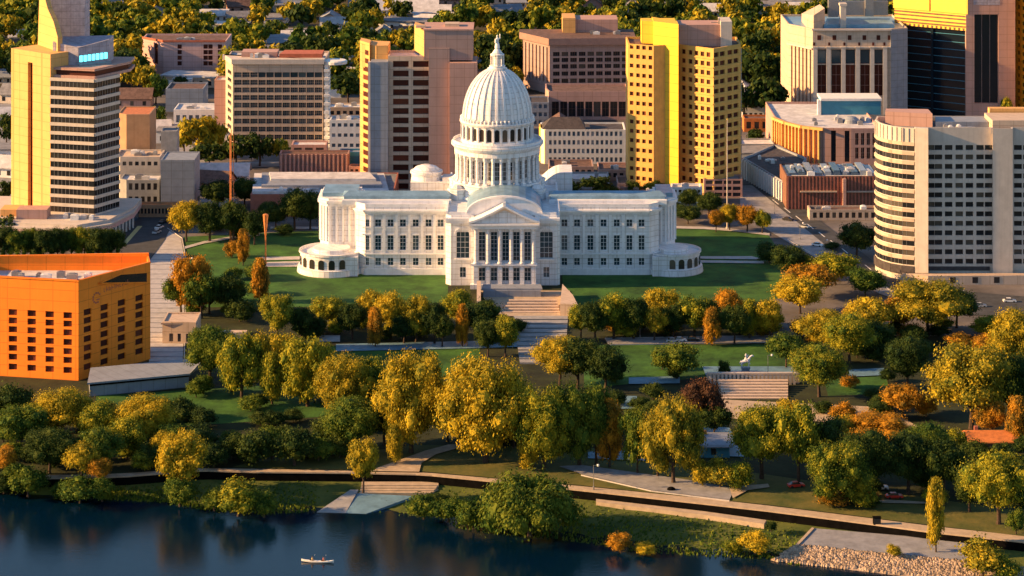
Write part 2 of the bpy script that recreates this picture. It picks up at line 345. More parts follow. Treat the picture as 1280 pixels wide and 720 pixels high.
# ------------------------------------------------------------------ the capitol
def capitol():
    org = (-4.5, 935, 0)
    rt = root('capitol_building', 'white domed capitol with columned drum and two long window wings above the lawn', 'capitol', org)
    FOOT.append((-62, 58, 896, 975))
    mm = [M['marble'], M['marble2']]
    class S: pass
    B = S(); B.org = org; B.root = rt; B.nwin = 0; B.extra = None
    def part(name, mats, fn, smooth=False, parent=None):
        b = MB(org); fn(b); return b.build(name, mats, parent or rt, smooth=smooth)
    part_ = part
    Yw = 918; sc = F/Yw
    X = lambda p, Y=Yw: wx(p, Y)
    # wings: wall grid with recessed windows
    for side, x0, x1, wins in ((-1, 444, 560, [457.5, 472.5, 488, 503.5, 519.5, 535.5, 550.5]),
                               (1, 697, 824, [705.5, 721.3, 738, 754.5, 771, 786.8, 802])):
        w = S(); w.org = org; w.root = rt; w.nwin = 0; w.extra = None; w.w = MB(org)
        xa, xb = X(x0), X(x1)
        ch = 3.6
        if side < 0: P, Q = (xa+ch, Yw), (xb, Yw); poly = [(xa, Yw+ch), P, Q, (xb, Yw+17), (xa, Yw+17)]
        else: P, Q = (xa, Yw), (xb-ch, Yw); poly = [P, Q, (xb, Yw+ch), (xb, Yw+17), (xa, Yw+17)]
        z = lambda y: zt(y, Yw)
        topz = 24.2
        kw = dict(rec=0.7, gm='g_blue', fm='marble2', nx=2)
        rws = [(z(332), z(322.5), 2.1, 2), (z(313), z(294), 2.2, 4), (z(283.5), z(274.5), 2.2, 2)]
        zprev = 0
        for (za, zb, ww, nz) in rws:
            zm = zb+0.8
            Bld.facade(w, P, Q, zprev, zm, [(max(.005, ucol(p, P, Q)-ww/2/(Q[0]-P[0])), min(.995, ucol(p, P, Q)+ww/2/(Q[0]-P[0]))) for p in wins], [(za, zb)], nz=nz, **kw)
            zprev = zm
        w.w.face([(P[0], Yw, zprev), (Q[0], Yw, zprev), (Q[0], Yw, topz), (P[0], Yw, topz)])
        n = len(poly)
        for i in range(n):
            a, b = poly[i], poly[(i+1) % n]
            if a == P: continue
            w.w.face([(a[0], a[1], 0), (b[0], b[1], 0), (b[0], b[1], topz), (a[0], a[1], topz)])
        w.w.face([(p[0], p[1], topz) for p in poly])
        w.w.build('wing_wall', mm, rt)
        # pilasters, courses, sills
        def trims(b):
            for i in range(len(wins)+1):
                if i == 0: px = wins[0]-8
                elif i == len(wins): px = wins[-1]+8
                else: px = (wins[i-1]+wins[i])/2
                xc = X(px)
                if P[0]+.5 < xc < Q[0]-.5: b.box(xc-.42, xc+.42, Yw-.35, Yw-.003, z(317), z(270), 1); b.box(xc-.6, xc+.6, Yw-.5, Yw-.003, z(270), z(268.4), 1)
            for p in wins:
                xc = X(p)
                for zz in (z(332.3), z(313), z(284)): b.box(xc-1.25, xc+1.25, Yw-.3, Yw-.004, zz-.25, zz+.05, 1)
                b.box(xc-1.3, xc+1.3, Yw-.28, Yw-.004, z(294), z(294)+.5, 1)
        part_('pilaster_trim', mm, trims)
        def band(b, zz0, zz1, o):
            pp = poly[:4] if side > 0 else poly[:3]
            edges = [(0, 1), (1, 2)] + ([(2, 3)] if side > 0 else [])
            for i, j in edges:
                a, c = poly[i], poly[j]; L = math.hypot(c[0]-a[0], c[1]-a[1]); d = ((c[0]-a[0])/L, (c[1]-a[1])/L)
                b.obox(a, d, (-.1 if i else 0), L+.1, .004, o, zz0, zz1, 1)
        part_('plinth', mm, lambda b: band(b, 0, 2.2, .5))
        part_('string_course', mm, lambda b: band(b, z(318), z(316.3), .55))
        part_('cornice', mm, lambda b: (band(b, topz-2.1, topz-1.5, .7), band(b, topz-1.5, topz-.9, 1.2)))
        part_('parapet', mm, lambda b: [b.obox(poly[i], ((poly[j][0]-poly[i][0])/math.hypot(poly[j][0]-poly[i][0], poly[j][1]-poly[i][1]), (poly[j][1]-poly[i][1])/math.hypot(poly[j][0]-poly[i][0], poly[j][1]-poly[i][1])), 0.02, math.hypot(poly[j][0]-poly[i][0], poly[j][1]-poly[i][1])-.02, -.5, .1, topz+.003, topz+1.1, 1) for i, j in (((0, 1), (1, 2)) if side < 0 else ((0, 1), (1, 2), (2, 3)))])
        # dentils
        part_('dentils', mm, lambda b: [b.box(P[0]+.5, Q[0]-.5, Yw-.3, Yw-.006, topz-2.6, topz-2.105, 1)]+[b.box(P[0]+.6+i*1.0, P[0]+1.05+i*1.0, Yw-.6, Yw-.01, topz-2.6, topz-2.11, 1) for i in range(int(Q[0]-P[0])-1)])
        # metal roof behind the parapet
        def roof(b):
            a0, a1 = (xa-8 if side < 0 else xa-6), (xb+6 if side > 0 else xb+4)
            b.prism([(a0+3, Yw+4), (a1-3, Yw+4), (a1-3, Yw+16), (a0+3, Yw+16)], topz+.005, topz+1.6, 1)
            b.prism([(a0+3.6, Yw+6), (a1-3.6, Yw+6), (a1-3.6, Yw+15.5), (a0+3.6, Yw+15.5)], topz+1.605, topz+2.6, 0)
            yr = Yw+11; zz = topz+2.6
            b.face([(a0+3, Yw+6, zz), (a1-3, Yw+6, zz), (a1-5, yr, zz+1.1), (a0+5, yr, zz+1.1)])
            b.face([(a1-3, Yw+15.9, zz), (a0+3, Yw+15.9, zz), (a0+5, yr, zz+1.1), (a1-5, yr, zz+1.1)])
            b.face([(a0+3, Yw+15.9, zz), (a0+3, Yw+6, zz), (a0+5, yr, zz+1.1)])
            b.face([(a1-3, Yw+6, zz), (a1-3, Yw+15.9, zz), (a1-5, yr, zz+1.1)])
            k = a0+6
            while k < a1-6: b.box(k, k+.12, Yw+6.5, Yw+6.6, topz+2.61, topz+2.9, 0); k += 2
        part_('wing_roof', [M['bluemetal'], M['marble2']], roof)
        # end pavilion, set back, chamfered with pilasters
        if side < 0: ex0, ex1 = X(400, 931), X(449, 931)
        else: ex0, ex1 = X(819, 931), X(844, 931)
        ye = 929; c = 3.2
        pp = [(ex0, ye+c), (ex0+c, ye), (ex1-.0, ye), (ex1, 950), (ex0, 950)] if side < 0 else [(ex0, ye), (ex1-c, ye), (ex1, ye+c), (ex1, 950), (ex0, 950)]
        def pav(b):
            b.prism(pp, 0, 25.0, 0)
            for i, j in ((4, 0), (0, 1), (1, 2), (2, 3)):
                a, q = pp[i], pp[j]; L = math.hypot(q[0]-a[0], q[1]-a[1]); d = ((q[0]-a[0])/L, (q[1]-a[1])/L)
                if L < .2: continue
                b.obox(a, d, 0, L, .004, 1.0, 23.2, 24.2, 1); b.obox(a, d, 0, L, .004, .45, 22.2, 23.2, 1)
                k = .3
                while k < L-.6: b.obox(a, d, k, k+.7, .005, .5, 9.5, 22.2, 1); k += 2.3 if L > 8 else 1.5
        part_('end_pavilion', mm, pav)
        part_('pavilion_roof', M['bluemetal'], lambda b: b.prism([(ex0+.8, ye+c), (ex1-.8, ye+c), (ex1-.8, 948), (ex0+.8, 948)], 25.004, 26.4))
        # rounded end terrace with arched openings
        cx = X(413, 920) if side < 0 else X(842, 920); cy = 925; r = 11.2 if side < 0 else 9.8
        tt = part_('end_terrace', mm, lambda b: (b.lathe([(r+1.2, 0), (r+.9, 2.2), (r, 2.4), (r, 6.9), (r+.5, 7.1), (r+.5, 7.7), (r-.3, 7.7), (r-.3, 7.0), (r*.6, 7.0), (r*.6, 8.4), (.01, 8.4)], 40, (cx, cy), 0),
                                         b.box(cx if side < 0 else cx-r*.8, cx+r*.9 if side < 0 else cx, 915.2, 925, 0, 6.9, 0)))
        me = MB(); w_, h_ = 2.2, 3.4
        prof = [(-w_/2, 0), (w_/2, 0), (w_/2, h_-1)]+[(w_/2*cos(t*pi/8), h_-1+1*sin(t*pi/8)) for t in range(1, 8)]+[(-w_/2, h_-1)]
        me.face([(p[0], -.05, p[1]) for p in prof]); me.face([(p[0]*1.0, .3, p[1]) for p in prof])
        am = None
        for k in range(7):
            a = -pi/2+(k-3)*0.34*(1)+(-0.6 if side < 0 else .6)
            xx, yy = cx+(r+.06)*cos(a), cy+(r+.06)*sin(a)
            if am is None: o = me.build('arched_opening', M['g_dark'], rt); am = o.data; o.location = (xx-org[0], yy-org[1], 2.6); o.rotation_euler.z = a+pi/2
            else: link(am, 'arched_opening', rt, (xx-org[0], yy-org[1], 2.6), a+pi/2)
    # central block
    xl, xr = wx(557, 902), wx(700, 902)
    px0, px1 = wx(592, 897), wx(669, 897)
    zc = 24.6
    w = S(); w.org = org; w.root = rt; w.nwin = 0; w.extra = None; w.w = MB(org)
    z2 = lambda y: zt(y, 902)
    for (a, b_, cxp, cxx) in ((xl+1.8, px0, 578.5, 577.5), (px1, xr-1.2, 683, 682)):
        P, Q = (a, 902), (b_, 902); L = Q[0]-P[0]
        u = ucol(cxp, P, Q); 
        Bld.facade(w, P, Q, 0, z2(328), [(u-1.1/L, u+1.1/L)], [(z2(347), z2(334))], rec=.6, gm='g_blue', fm='marble2', nx=2, nz=2)
        Bld.facade(w, P, Q, z2(328), zc, [(u-2.3/L, u+2.3/L)], [(z2(323), z2(290))], rec=.8, gm='g_blue', fm='marble2', nx=3, nz=5)
        part_('arch_moulding', mm, lambda b: [b.obox((wx(cxp, 902)+2.5*cos(pi*t/10)-.3, 902), (1, 0), 0, .6, .003, .35, z2(292)+1.9*sin(pi*t/10)-.3, z2(292)+1.9*sin(pi*t/10)+.4, 1) for t in range(11)])
        part_('sill', mm, lambda b: b.box(wx(cxp, 902)-2.8, wx(cxp, 902)+2.8, 901.2, 901.99, z2(325), z2(323.2), 1))
    w.w.face([(xl, 904, 0), (xl+1.8, 902, 0), (xl+1.8, 902, zc), (xl, 904, zc)])
    w.w.face([(xr-1.2, 902, 0), (xr, 903.2, 0), (xr, 903.2, zc), (xr-1.2, 902, zc)])
    w.w.face([(xl, 975, 0), (xl, 904, 0), (xl, 904, zc), (xl, 975, zc)])
    w.w.face([(xr, 903.2, 0), (xr, 975, 0), (xr, 975, zc), (xr, 903.2, zc)])
    w.w.face([(xr, 975, 0), (xl, 975, 0), (xl, 975, zc), (xr, 975, zc)])
    w.w.face([(xl, 904, zc), (xl+1.8, 902, zc), (xr-1.2, 902, zc), (xr, 903.2, zc), (xr, 975, zc), (xl, 975, zc)])
    # portico wall behind the columns
    z1 = lambda y: zt(y, 898)
    P, Q = (px0, 898.6), (px1, 898.6); pw = [602.5, 617.5, 632, 645.5, 659.5]; L = Q[0]-P[0]
    cc = [(ucol(p, P, Q)-1.15/L, ucol(p, P, Q)+1.15/L) for p in pw]
    Bld.facade(w, P, Q, 0, z1(356), cc, [(z1(360.3), z1(358))], rec=.5, gm='g_dark')
    Bld.facade(w, P, Q, z1(356), z1(331), cc, [(z1(352), z1(335.5))], rec=.7, gm='g_blue', fm='marble2', nx=2, nz=3)
    Bld.facade(w, P, Q, z1(331), 22.2, cc, [(z1(327), z1(290.5))], rec=1.2, gm='g_blue', fm='marble2', nx=2, nz=7)
    for xx, a_, c_ in ((px0, 902, 898.6), (px1, 898.6, 902)):
        w.w.face([(xx, a_, 0), (xx, c_, 0), (xx, c_, 22.2), (xx, a_, 22.2)])
    w.w.face([(px0, 898.6, 22.2), (px1, 898.6, 22.2), (px1, 903, 22.2), (px0, 903, 22.2)])
    w.w.build('central_wall', mm, rt)
    part_('portico_base', mm, lambda b: (b.box(px0-1.2, px1+1.2, 896.2, 898.5, 0, 1.6, 0), b.box(px0-.8, px1+.8, 896.8, 898.58, z1(331.5), z1(329), 1)))
    colm = None; cpx_ = [595, 610, 624.8, 638.8, 652.6, 667]
    for p in cpx_:
        loc = (wx(p, 897.5)-org[0], 897.6-org[1], 0)
        if colm is None:
            b = MB(); zb, zt_ = z1(329), 21.0
            b.lathe([(.95, zb+.01), (.95, zb+.5), (.72, zb+.8), (.72, zb+3), (.60, zt_-1), (.62, zt_-.9), (.95, zt_-.25), (.95, zt_)], 14, (0, 0))
            b.box(-.75, .75, -.5, .75, 1.61, z1(331.6)-.01, 0)
            o = b.build('column', mm, rt, smooth=False); colm = o.data; o.location = loc
        else: link(colm, 'column', rt, loc)
    part_('entablature', mm, lambda b: (b.box(px0-.9, px1+.9, 896.5, 902.6, 21.02, 22.15, 1), b.box(px0-1.5, px1+1.5, 895.8, 902.6, 22.21, 22.9, 1),
         b.box(xl+.2, px0-1.51, 901.0, 901.98, 22.0, 23.0, 1), b.box(px1+1.51, xr-.2, 901.0, 901.98, 22.0, 23.0, 1),
         b.box(xl+.1, px0-.1, 900.6, 903.0, 23.02, 23.9, 1), b.box(px1+.1, xr-.1, 900.6, 903.0, 23.02, 23.9, 1)))
    def ped(b):
        xm = (px0+px1)/2; za = 22.95; zp = 28.6
        def tri(y, k, d): return [(px0-1.5*k, y, za), (px1+1.5*k, y, za), (xm, y, zp-d)]
        b.face(tri(897.2, .5, 1.1))
        for sgn, xa_ in ((-1, px0-1.6), (1, px1+1.6)):
            n = 6
            # swept-up raking cornice
            pts = []
            for i in range(n+1):
                t = i/n; pts.append((xa_+(xm-xa_)*t, za+(zp-za)*(t**1.25)))
            for i in range(n):
                (xa1, z_a), (xb1, z_b) = pts[i], pts[i+1]
                q = [(xa1, 895.9, z_a), (xb1, 895.9, z_b), (xb1, 895.9, z_b+.75), (xa1, 895.9, z_a+.75)]
                if sgn > 0: q = q[::-1]
                b.face(q, 1); r_ = [(p[0], 902, p[2]) for p in q]
                b.face([q[3], q[2], r_[2], r_[3]], 1) if sgn < 0 else b.face([q[0], r_[0], r_[1], q[1]], 1)
                b.face([(xa1, 895.9, z_a), (xb1, 895.9, z_b), (xb1, 902, z_b), (xa1, 902, z_a)], 1)
        b.box(xm-.5, xm+.5, 896, 897, zp+.4, zp+1.9, 1)
    part_('pediment', mm, ped)
    # segmental metal roof over the centre
    def croof(b):
        xc = (px0+px1)/2; w2 = 13.5; n = 16
        pr = [(xc+w2*cos(pi-pi*i/n), 24.62+6.2*sin(pi*i/n)) for i in range(n+1)]
        b.face([(p[0], 902.5, p[1]) for p in pr][::-1], 1)
        for i in range(n): b.face([(pr[i][0], 902.5, pr[i][1]), (pr[i+1][0], 902.5, pr[i+1][1]), (pr[i+1][0], 932, pr[i+1][1]), (pr[i][0], 932, pr[i][1])][::-1], 0)
        for i in range(n):
            b.face([(pr[i][0], 902.1, pr[i][1]+.0), (pr[i+1][0], 902.1, pr[i+1][1]), (pr[i+1][0], 902.1, pr[i+1][1]+.6), (pr[i][0], 902.1, pr[i][1]+.6)], 1)
            b.face([(pr[i][0], 902.1, pr[i][1]+.6), (pr[i+1][0], 902.1, pr[i+1][1]+.6), (pr[i+1][0], 903.4, pr[i+1][1]+.6), (pr[i][0], 903.4, pr[i][1]+.6)], 1)
    part_('central_roof', [M['bluemetal'], M['marble2']], croof)
    part_('roof_parapet', mm, lambda b: (b.box(xl+.1, xl+.7, 904, 974, zc+.003, zc+1.1, 1), b.box(xr-.7, xr-.1, 904, 974, zc+.003, zc+1.1, 1), b.box(xl+1, px0-1, 902.3, 902.9, zc+.003, zc+1.1, 1), b.box(px1+1, xr-1.3, 902.3, 902.9, zc+.003, zc+1.1, 1)))
    # rear corner pavilions
    part_('rear_rotunda', mm, lambda b: (b.prism([(-38, 958), (-23.5, 958), (-23.5, 972), (-38, 972)], 0, 25), b.lathe([(5.6, 25), (5.6, 27.2), (6.1, 27.4), (6.1, 28.2), (5.4, 28.3), (4, 29.6), (1.5, 30.4), (0, 30.5)], 28, (-32.2, 965)), b.prism([(-26, 957), (-18, 957), (-18, 966), (-26, 966)], 24.61, 26.6)), smooth=False)
    def vault(b):
        n = 10; x0_, x1_ = 10.5, 22.5
        pr = [(x0_, 0)]+[(x1_-(x1_-x0_)*.0-(x1_-x0_)*(1-i/n), 24+5.0*sin(pi*.5*min(1, i/n*1.5))) for i in range(n+1)]+[(x1_, 0)]
        b.face([(p[0], 956, p[1]) for p in pr][::-1])
        for i in range(len(pr)-1): b.face([(pr[i][0], 956, pr[i][1]), (pr[i+1][0], 956, pr[i+1][1]), (pr[i+1][0], 972, pr[i+1][1]), (pr[i][0], 972, pr[i][1])][::-1])
        b.box(14.5, 16.5, 955.9, 956.2, 24.8, 26.6, 1)
    part_('rear_vault', mm, vault)
    # drum base, drum, colonnade, dome
    dc = (-5.4, 940); N = 56
    def ring(pr, n=N): 
        return lambda b: b.lathe(pr, n, dc)
    part_('drum_base', mm, ring([(14.5, 15), (16.6, 19), (17.4, 22), (17.2, 25.5), (16.6, 25.8), (16.6, 27.2), (16.2, 27.4), (16.0, 29.4), (16.7, 29.6), (16.7, 30.2), (14, 30.25)], 16))
    for k in range(12):
        a = -pi/2+(k-6)*.42+.2; 
        def dorm(b, a=a):
            d = (-sin(a), cos(a)); P_ = (dc[0]+17.1*cos(a), dc[1]+17.1*sin(a))
            b.obox(P_, d, -1.2, 1.2, -1, .5, 22.6, 25.2, 1); b.obox(P_, d, -.8, .8, .5, .53, 23, 24.6, 2)
        part_('dormer', [M['marble'], M['marble2'], M['g_dark']], dorm)
    part_('drum', mm, ring([(12.4, 30.2), (12.4, 40.4)]))
    colm = None
    for k in range(32):
        a = 2*pi*(k+.5)/32; loc = (dc[0]-org[0]+14.9*cos(a), dc[1]-org[1]+14.9*sin(a), 0)
        if colm is None:
            b = MB(); b.box(-.75, .75, -.75, .75, 30.26, 30.9, 1)
            b.lathe([(.66, 30.9), (.58, 31.6), (.50, 38.7), (.55, 38.9), (.8, 39.6), (.8, 40.3)], 10, (0, 0)); o = b.build('drum_column', mm, rt); colm = o.data; o.location = loc; o.rotation_euler.z = a
        else: link(colm, 'drum_column', rt, loc, a)
    wm = pane_mesh(1.7, 6.6, M['g_dark'], M['marble2'], 2, 4)
    for k in range(32):
        a = 2*pi*k/32; link(wm, 'drum_window', rt, (dc[0]-org[0]+12.5*cos(a), dc[1]-org[1]+12.5*sin(a), 35), a+pi/2)
    part_('drum_entablature', mm, ring([(12.6, 40.32), (15.7, 40.33), (15.7, 42.0), (16.0, 42.1), (16.9, 43.2), (16.9, 43.9), (16.3, 44.0), (16.3, 44.9), (15.9, 44.9), (15.9, 44.1), (12.6, 44.0)]))
    part_('upper_drum', mm, ring([(13.2, 44.0), (13.2, 45.3), (12.7, 45.4), (12.7, 50.6), (13.5, 50.9), (13.8, 51.4), (13.8, 51.9), (12.6, 52.2)]))
    am = MB(); w_, h_ = 1.7, 4.4
    prof = [(-w_/2, 0), (w_/2, 0), (w_/2, h_-.85)]+[(w_/2*cos(t*pi/8), h_-.85+.85*sin(t*pi/8)) for t in range(1, 8)]+[(-w_/2, h_-.85)]
    am.face([(p[0], 0, p[1]) for p in prof]); amo = None
    for k in range(28):
        a = 2*pi*k/28; loc = (dc[0]-org[0]+12.78*cos(a), dc[1]-org[1]+12.78*sin(a), 45.7)
        if amo is None: o = am.build('arched_window', M['g_dark'], rt); amo = o.data; o.location = loc; o.rotation_euler.z = a+pi/2
        else: link(amo, 'arched_window', rt, loc, a+pi/2)
    part_('drum_pier', mm, lambda b: [b.obox((dc[0]+12.7*cos(a), dc[1]+12.7*sin(a)), (-sin(a), cos(a)), -.35, .35, 0, .75, 45.4, 50.6, 1) for a in [2*pi*(k+.5)/28 for k in range(28)]])
    def brack(b):
        for k in range(56):
            a = 2*pi*k/56; b.lathe([(.0, 51.9), (.42, 52.1), (.42, 53.0), (0, 53.5)], 6, (dc[0]+13.2*cos(a), dc[1]+13.2*sin(a)), 1)
    part_('dome_bosses', mm, brack)
    DR = lambda t: 12.5*math.sqrt(max(0, 1-t*t))
    prof = [(DR(t)+.0, 52.2+18.6*t) for t in [0, .08, .16, .25, .34, .43, .52, .6, .68, .75, .82, .88, .93, .965]]
    dome = part_('dome', mm, ring(prof, 84), smooth=True)
    rb = MB(); 
    pts = [(DR(t), 52.2+18.6*t) for t in [0, .08, .16, .25, .34, .43, .52, .6, .68, .75, .82, .88, .93, .965]]
    for i in range(len(pts)-1):
        (r0, z0_), (r1, z1_) = pts[i], pts[i+1]; h0 = .34*(r0/12.5)**.6+.05; h1 = .34*(r1/12.5)**.6+.05
        A = [(r0-.3, -h0, z0_), (r0+.42, -h0, z0_+.1), (r0+.42, h0, z0_+.1), (r0-.3, h0, z0_)]; C = [(r1-.3, -h1, z1_), (r1+.42, -h1, z1_+.1), (r1+.42, h1, z1_+.1), (r1-.3, h1, z1_)]
        for a_, b_ in ((0, 1), (1, 2), (2, 3)): rb.face([A[a_], A[b_], C[b_], C[a_]])
    ro = None
    for k in range(28):
        a = 2*pi*k/28
        if ro is None: o = rb.build('rib', mm[1], dome); ro = o.data; o.location = (dc[0]-org[0], dc[1]-org[1], 0); o.rotation_euler.z = a
        else: link(ro, 'rib', dome, (dc[0]-org[0], dc[1]-org[1], 0), a)
    ln = part_('lantern', mm, lambda b: (b.lathe([(3.6, 69.8), (3.6, 70.7), (2.9, 70.8), (2.9, 71.6)], 24, dc), b.lathe([(1.5, 71.6), (1.5, 75.4)], 12, dc), b.lathe([(2.5, 75.2), (2.6, 75.7), (2.0, 76.0), (1.2, 77.2), (.8, 77.6)], 16, dc), [b.lathe([(.26, 71.6), (.22, 75.2)], 6, (dc[0]+2.3*cos(t*pi/4), dc[1]+2.3*sin(t*pi/4))) for t in range(8)]))
    def statue(b):
        b.lathe([(.75, 77.6), (.95, 78.0), (.8, 79.2), (.45, 80.2), (.62, 81.0), (.5, 81.6), (.2, 81.8), (.33, 82.1), (.33, 82.5), (0, 82.8)], 10, dc)
        b.obox((dc[0], dc[1]), (.8, .6), .35, 1.35, -.18, .18, 81.2, 81.55); b.obox((dc[0], dc[1]), (.8, .6), 1.15, 1.35, -.12, .12, 81.2, 83.0)
        b.obox((dc[0], dc[1]), (.8, .6), -1.0, -.4, -.2, .2, 79.8, 81.3)
    part_('statue', M['marble2'], statue)
    # stepped corner turrets round the drum base
    for a in (-2.55, -.6, .6, 2.55):
        part_('corner_turret', mm, lambda b: b.lathe([(3.2, 24.6), (3.2, 27.6), (3.5, 27.8), (3.5, 28.4), (2.6, 28.6), (1.2, 29.8), (0, 30)], 8, (dc[0]+17.5*cos(a), dc[1]+17.5*sin(a))))
capitol()

# ------------------------------------------------------------------ towers and offices
def bands(B, P, Q, n, ztop, pitch, h, gm='g_dark', u0=.0, u1=1., out=.35, spandrel=None, cl=1.6):
    """ribbon windows as dark strips between projecting pale spandrels"""
    L = math.hypot(Q[0]-P[0], Q[1]-P[1]); d = ((Q[0]-P[0])/L, (Q[1]-P[1])/L)
    for i in range(n):
        zb = ztop-i*pitch
        B.part('window_band', [M[gm], M['metal']], lambda b: (b.obox(P, d, L*u0, L*u1, .003, .06, zb-h, zb, 0), [b.obox(P, d, k, k+.12, .06, .14, zb-h, zb, 1) for k in [L*u0+cl*j for j in range(1, int(L*(u1-u0)/cl))]]))
        if spandrel: B.part('spandrel', M[spandrel], lambda b: b.obox(P, d, L*u0-.02, L*u1+.02, .004, out, zb, zb+pitch-h))

def bank_tower():
    b1, b2, b3, b4 = G(14, 279), G(63, 290), G(118, 293.5), G(149, 284)
    B = Bld('office_tower', 'striped ribbon window tower with tall ochre shaft and lavender top slab at left edge', 'office tower',
            [b2, b3, b4], 22, 98, 'creamwhite', 'greyroof', par=.8, back=[(b4[0]*(b4[1]+22)/b4[1]-1, b4[1]+22), (b2[0], b4[1]+22)])
    ztop = B.z1
    for P, Q in ((b2, b3), (b3, b4)): bands(B, P, Q, 16, ztop-.8, 3.44, 2.2, 'g_dark', spandrel='creamwhite', out=.5)
    # ochre shaft with a slot
    def shaft(b):
        L = math.hypot(b2[0]-b1[0], b2[1]-b1[1]); d = ((b2[0]-b1[0])/L, (b2[1]-b1[1])/L); z = 68.5
        b.obox(b1, d, 0, L*.43, -14, 0, 0, z); b.obox(b1, d, L*.55, L, -14, 0, 0, z); b.obox(b1, d, L*.43, L*.55, -14, -1.6, 0, z)
        b.obox(b1, d, L*.43, L*.55, -1.6, 0, z-4.4, z); b.obox(b1, d, L*.43, L*.55, -1.6, 0, 0, 5)
        b.obox(b1, d, L*.2, L*.22, .001, .05, 1, z-1)
    B.part('shaft', M['sungoldconc'], shaft)
    L = math.hypot(b2[0]-b1[0], b2[1]-b1[1]); d = ((b2[0]-b1[0])/L, (b2[1]-b1[1])/L)
    B.part('slot_glazing', M['g_red'], lambda b: b.obox(b1, d, L*.432, L*.548, -1.59, -1.5, 5, 64))
    Y = 990
    # crown floor, wider than the shaft
    c1, c2, c3 = G(64, 289), G(118, 292.5), G(163, 279)
    def crown(b):
        b.prism([c1, c2, c3, (c3[0], c3[1]+12), (c1[0], c3[1]+14)], 59.4, 60.4, 0); b.prism([c1, c2, c3, (c3[0], c3[1]+12), (c1[0], c3[1]+14)], 62.4, 63.3, 0)
        b.prism([(c1[0]+1, c1[1]+1), (c2[0], c2[1]+1), (c3[0]-1, c3[1]+1), (c3[0]-1, c3[1]+11), (c1[0]+1, c3[1]+12)], 60.4, 62.4, 1)
    B.part('crown_floor', [M['rose'], M['g_red']], crown)
    p1, p2, p3 = G(66, 284), G(98, 286), G(136, 282)
    B.part('penthouse', M['lav'], lambda b: (b.prism([p1, p2, p3, (p3[0], p3[1]+12), (p1[0], p3[1]+12)], 63.3, [72, 70.2, 72.5, 72.5, 72])))
    L2 = math.hypot(p3[0]-p2[0], p3[1]-p2[1]); d2 = ((p3[0]-p2[0])/L2, (p3[1]-p2[1])/L2)
    for i in range(7): B.part('lit_window', M['teallamp'], lambda b: b.obox(p2, d2, L2*(.04+i*.135), L2*(.04+i*.135)+L2*.10, .004, .1, 64.6+.1*i, 67.0+.1*i))
    B.part('eave', M['bluegrey'], lambda b: b.obox(p2, d2, -.5, L2+.5, -.5, 2.0, 63.31, 64.0))
    # lavender slab rising out of the frame
    q1, q2 = G(60, 271), G(106, 271)
    B.part('top_slab', M['lav'], lambda b: (b.box(q1[0], q2[0], q1[1], q1[1]+12, 60, 93)))
    B.part('slab_window', M['g_dark'], lambda b: b.box(wx(83, q1[1]), wx(88, q1[1]), q1[1]-.06, q1[1]-.003, zt(51, q1[1]), zt(46, q1[1])))
    f1, f2 = G(47, 272), G(72, 285)
    def fin(b):
        Lf = math.hypot(f2[0]-f1[0], f2[1]-f1[1]); df = ((f2[0]-f1[0])/Lf, (f2[1]-f1[1])/Lf); n_ = (df[1], -df[0])
        pr = [(0, 66), (Lf, 68), (Lf, 74), (Lf*.8, 79.5), (Lf*.5, 84), (Lf*.28, 90), (Lf*.1, 90)]
        A = [(f1[0]+df[0]*u, f1[1]+df[1]*u, z) for u, z in pr]; C = [(p[0]-n_[0]*2, p[1]-n_[1]*2, p[2]) for p in A]
        b.face(A); b.face(C[::-1])
        for i in range(len(A)): j = (i+1) % len(A); b.face([A[j], A[i], C[i], C[j]])
    B.part('roof_fin', M['sungoldconc'], fin)  # ochre colour paints the sunlit left face beside the lavender slab
    # podium
    P = [G(-60, 301), G(0, 304), G(95, 308), G(138, 301), G(168, 285)]
    B.part('podium', [M['creamwhite'], M['pink']], lambda b: (b.prism(P+[(P[-1][0], P[-1][1]+20), (P[0][0], P[-1][1]+25)], 4.2, 5.6, 1), b.prism(P+[(P[-1][0], P[-1][1]+20), (P[0][0], P[-1][1]+25)], 5.7, 6.4, 0, bot=True), b.prism([(p[0]-(1 if i > 2 else 0), p[1]+3) for i, p in enumerate(P)]+[(P[-1][0], P[-1][1]+20), (P[0][0], P[-1][1]+25)], 6.4, 7.4, 0)))
    B.part('podium_glazing', M['g_shop'], lambda b: b.prism([(p[0]-(1.5 if i > 2 else 0), p[1]+2) for i, p in enumerate(P)]+[(P[-1][0]-1, P[-1][1]+20), (P[0][0], P[-1][1]+24)], 0, 4.2))
    for i in range(4):
        a, c = P[i], P[i+1]; L = math.hypot(c[0]-a[0], c[1]-a[1]); n = max(1, int(L/3))
        for k in range(n): 
            x, y = a[0]+(c[0]-a[0])*(k+.5)/n, a[1]+(c[1]-a[1])*(k+.5)/n
            if x < -205: continue
            B.part('podium_column', M['white'], lambda b: b.box(x-.3, x+.3, y+.6, y+1.2, 0, 4.19))
    b0 = (wx(26, 985), wx(64, 985))
    B.part('podium_pavilion', M['rose'], lambda b: b.box(b0[0], b0[1], 976, 984, 7.4, 11)); B.part('podium_step', M['sungoldconc'], lambda b: b.box(wx(6, 990), wx(30, 990), 981, 990, 7.4, 10))
    roofstuff(B, 41, 8, wx(70, 975), wx(120, 975), 972, 983, 7.4)
    B.done()
bank_tower()

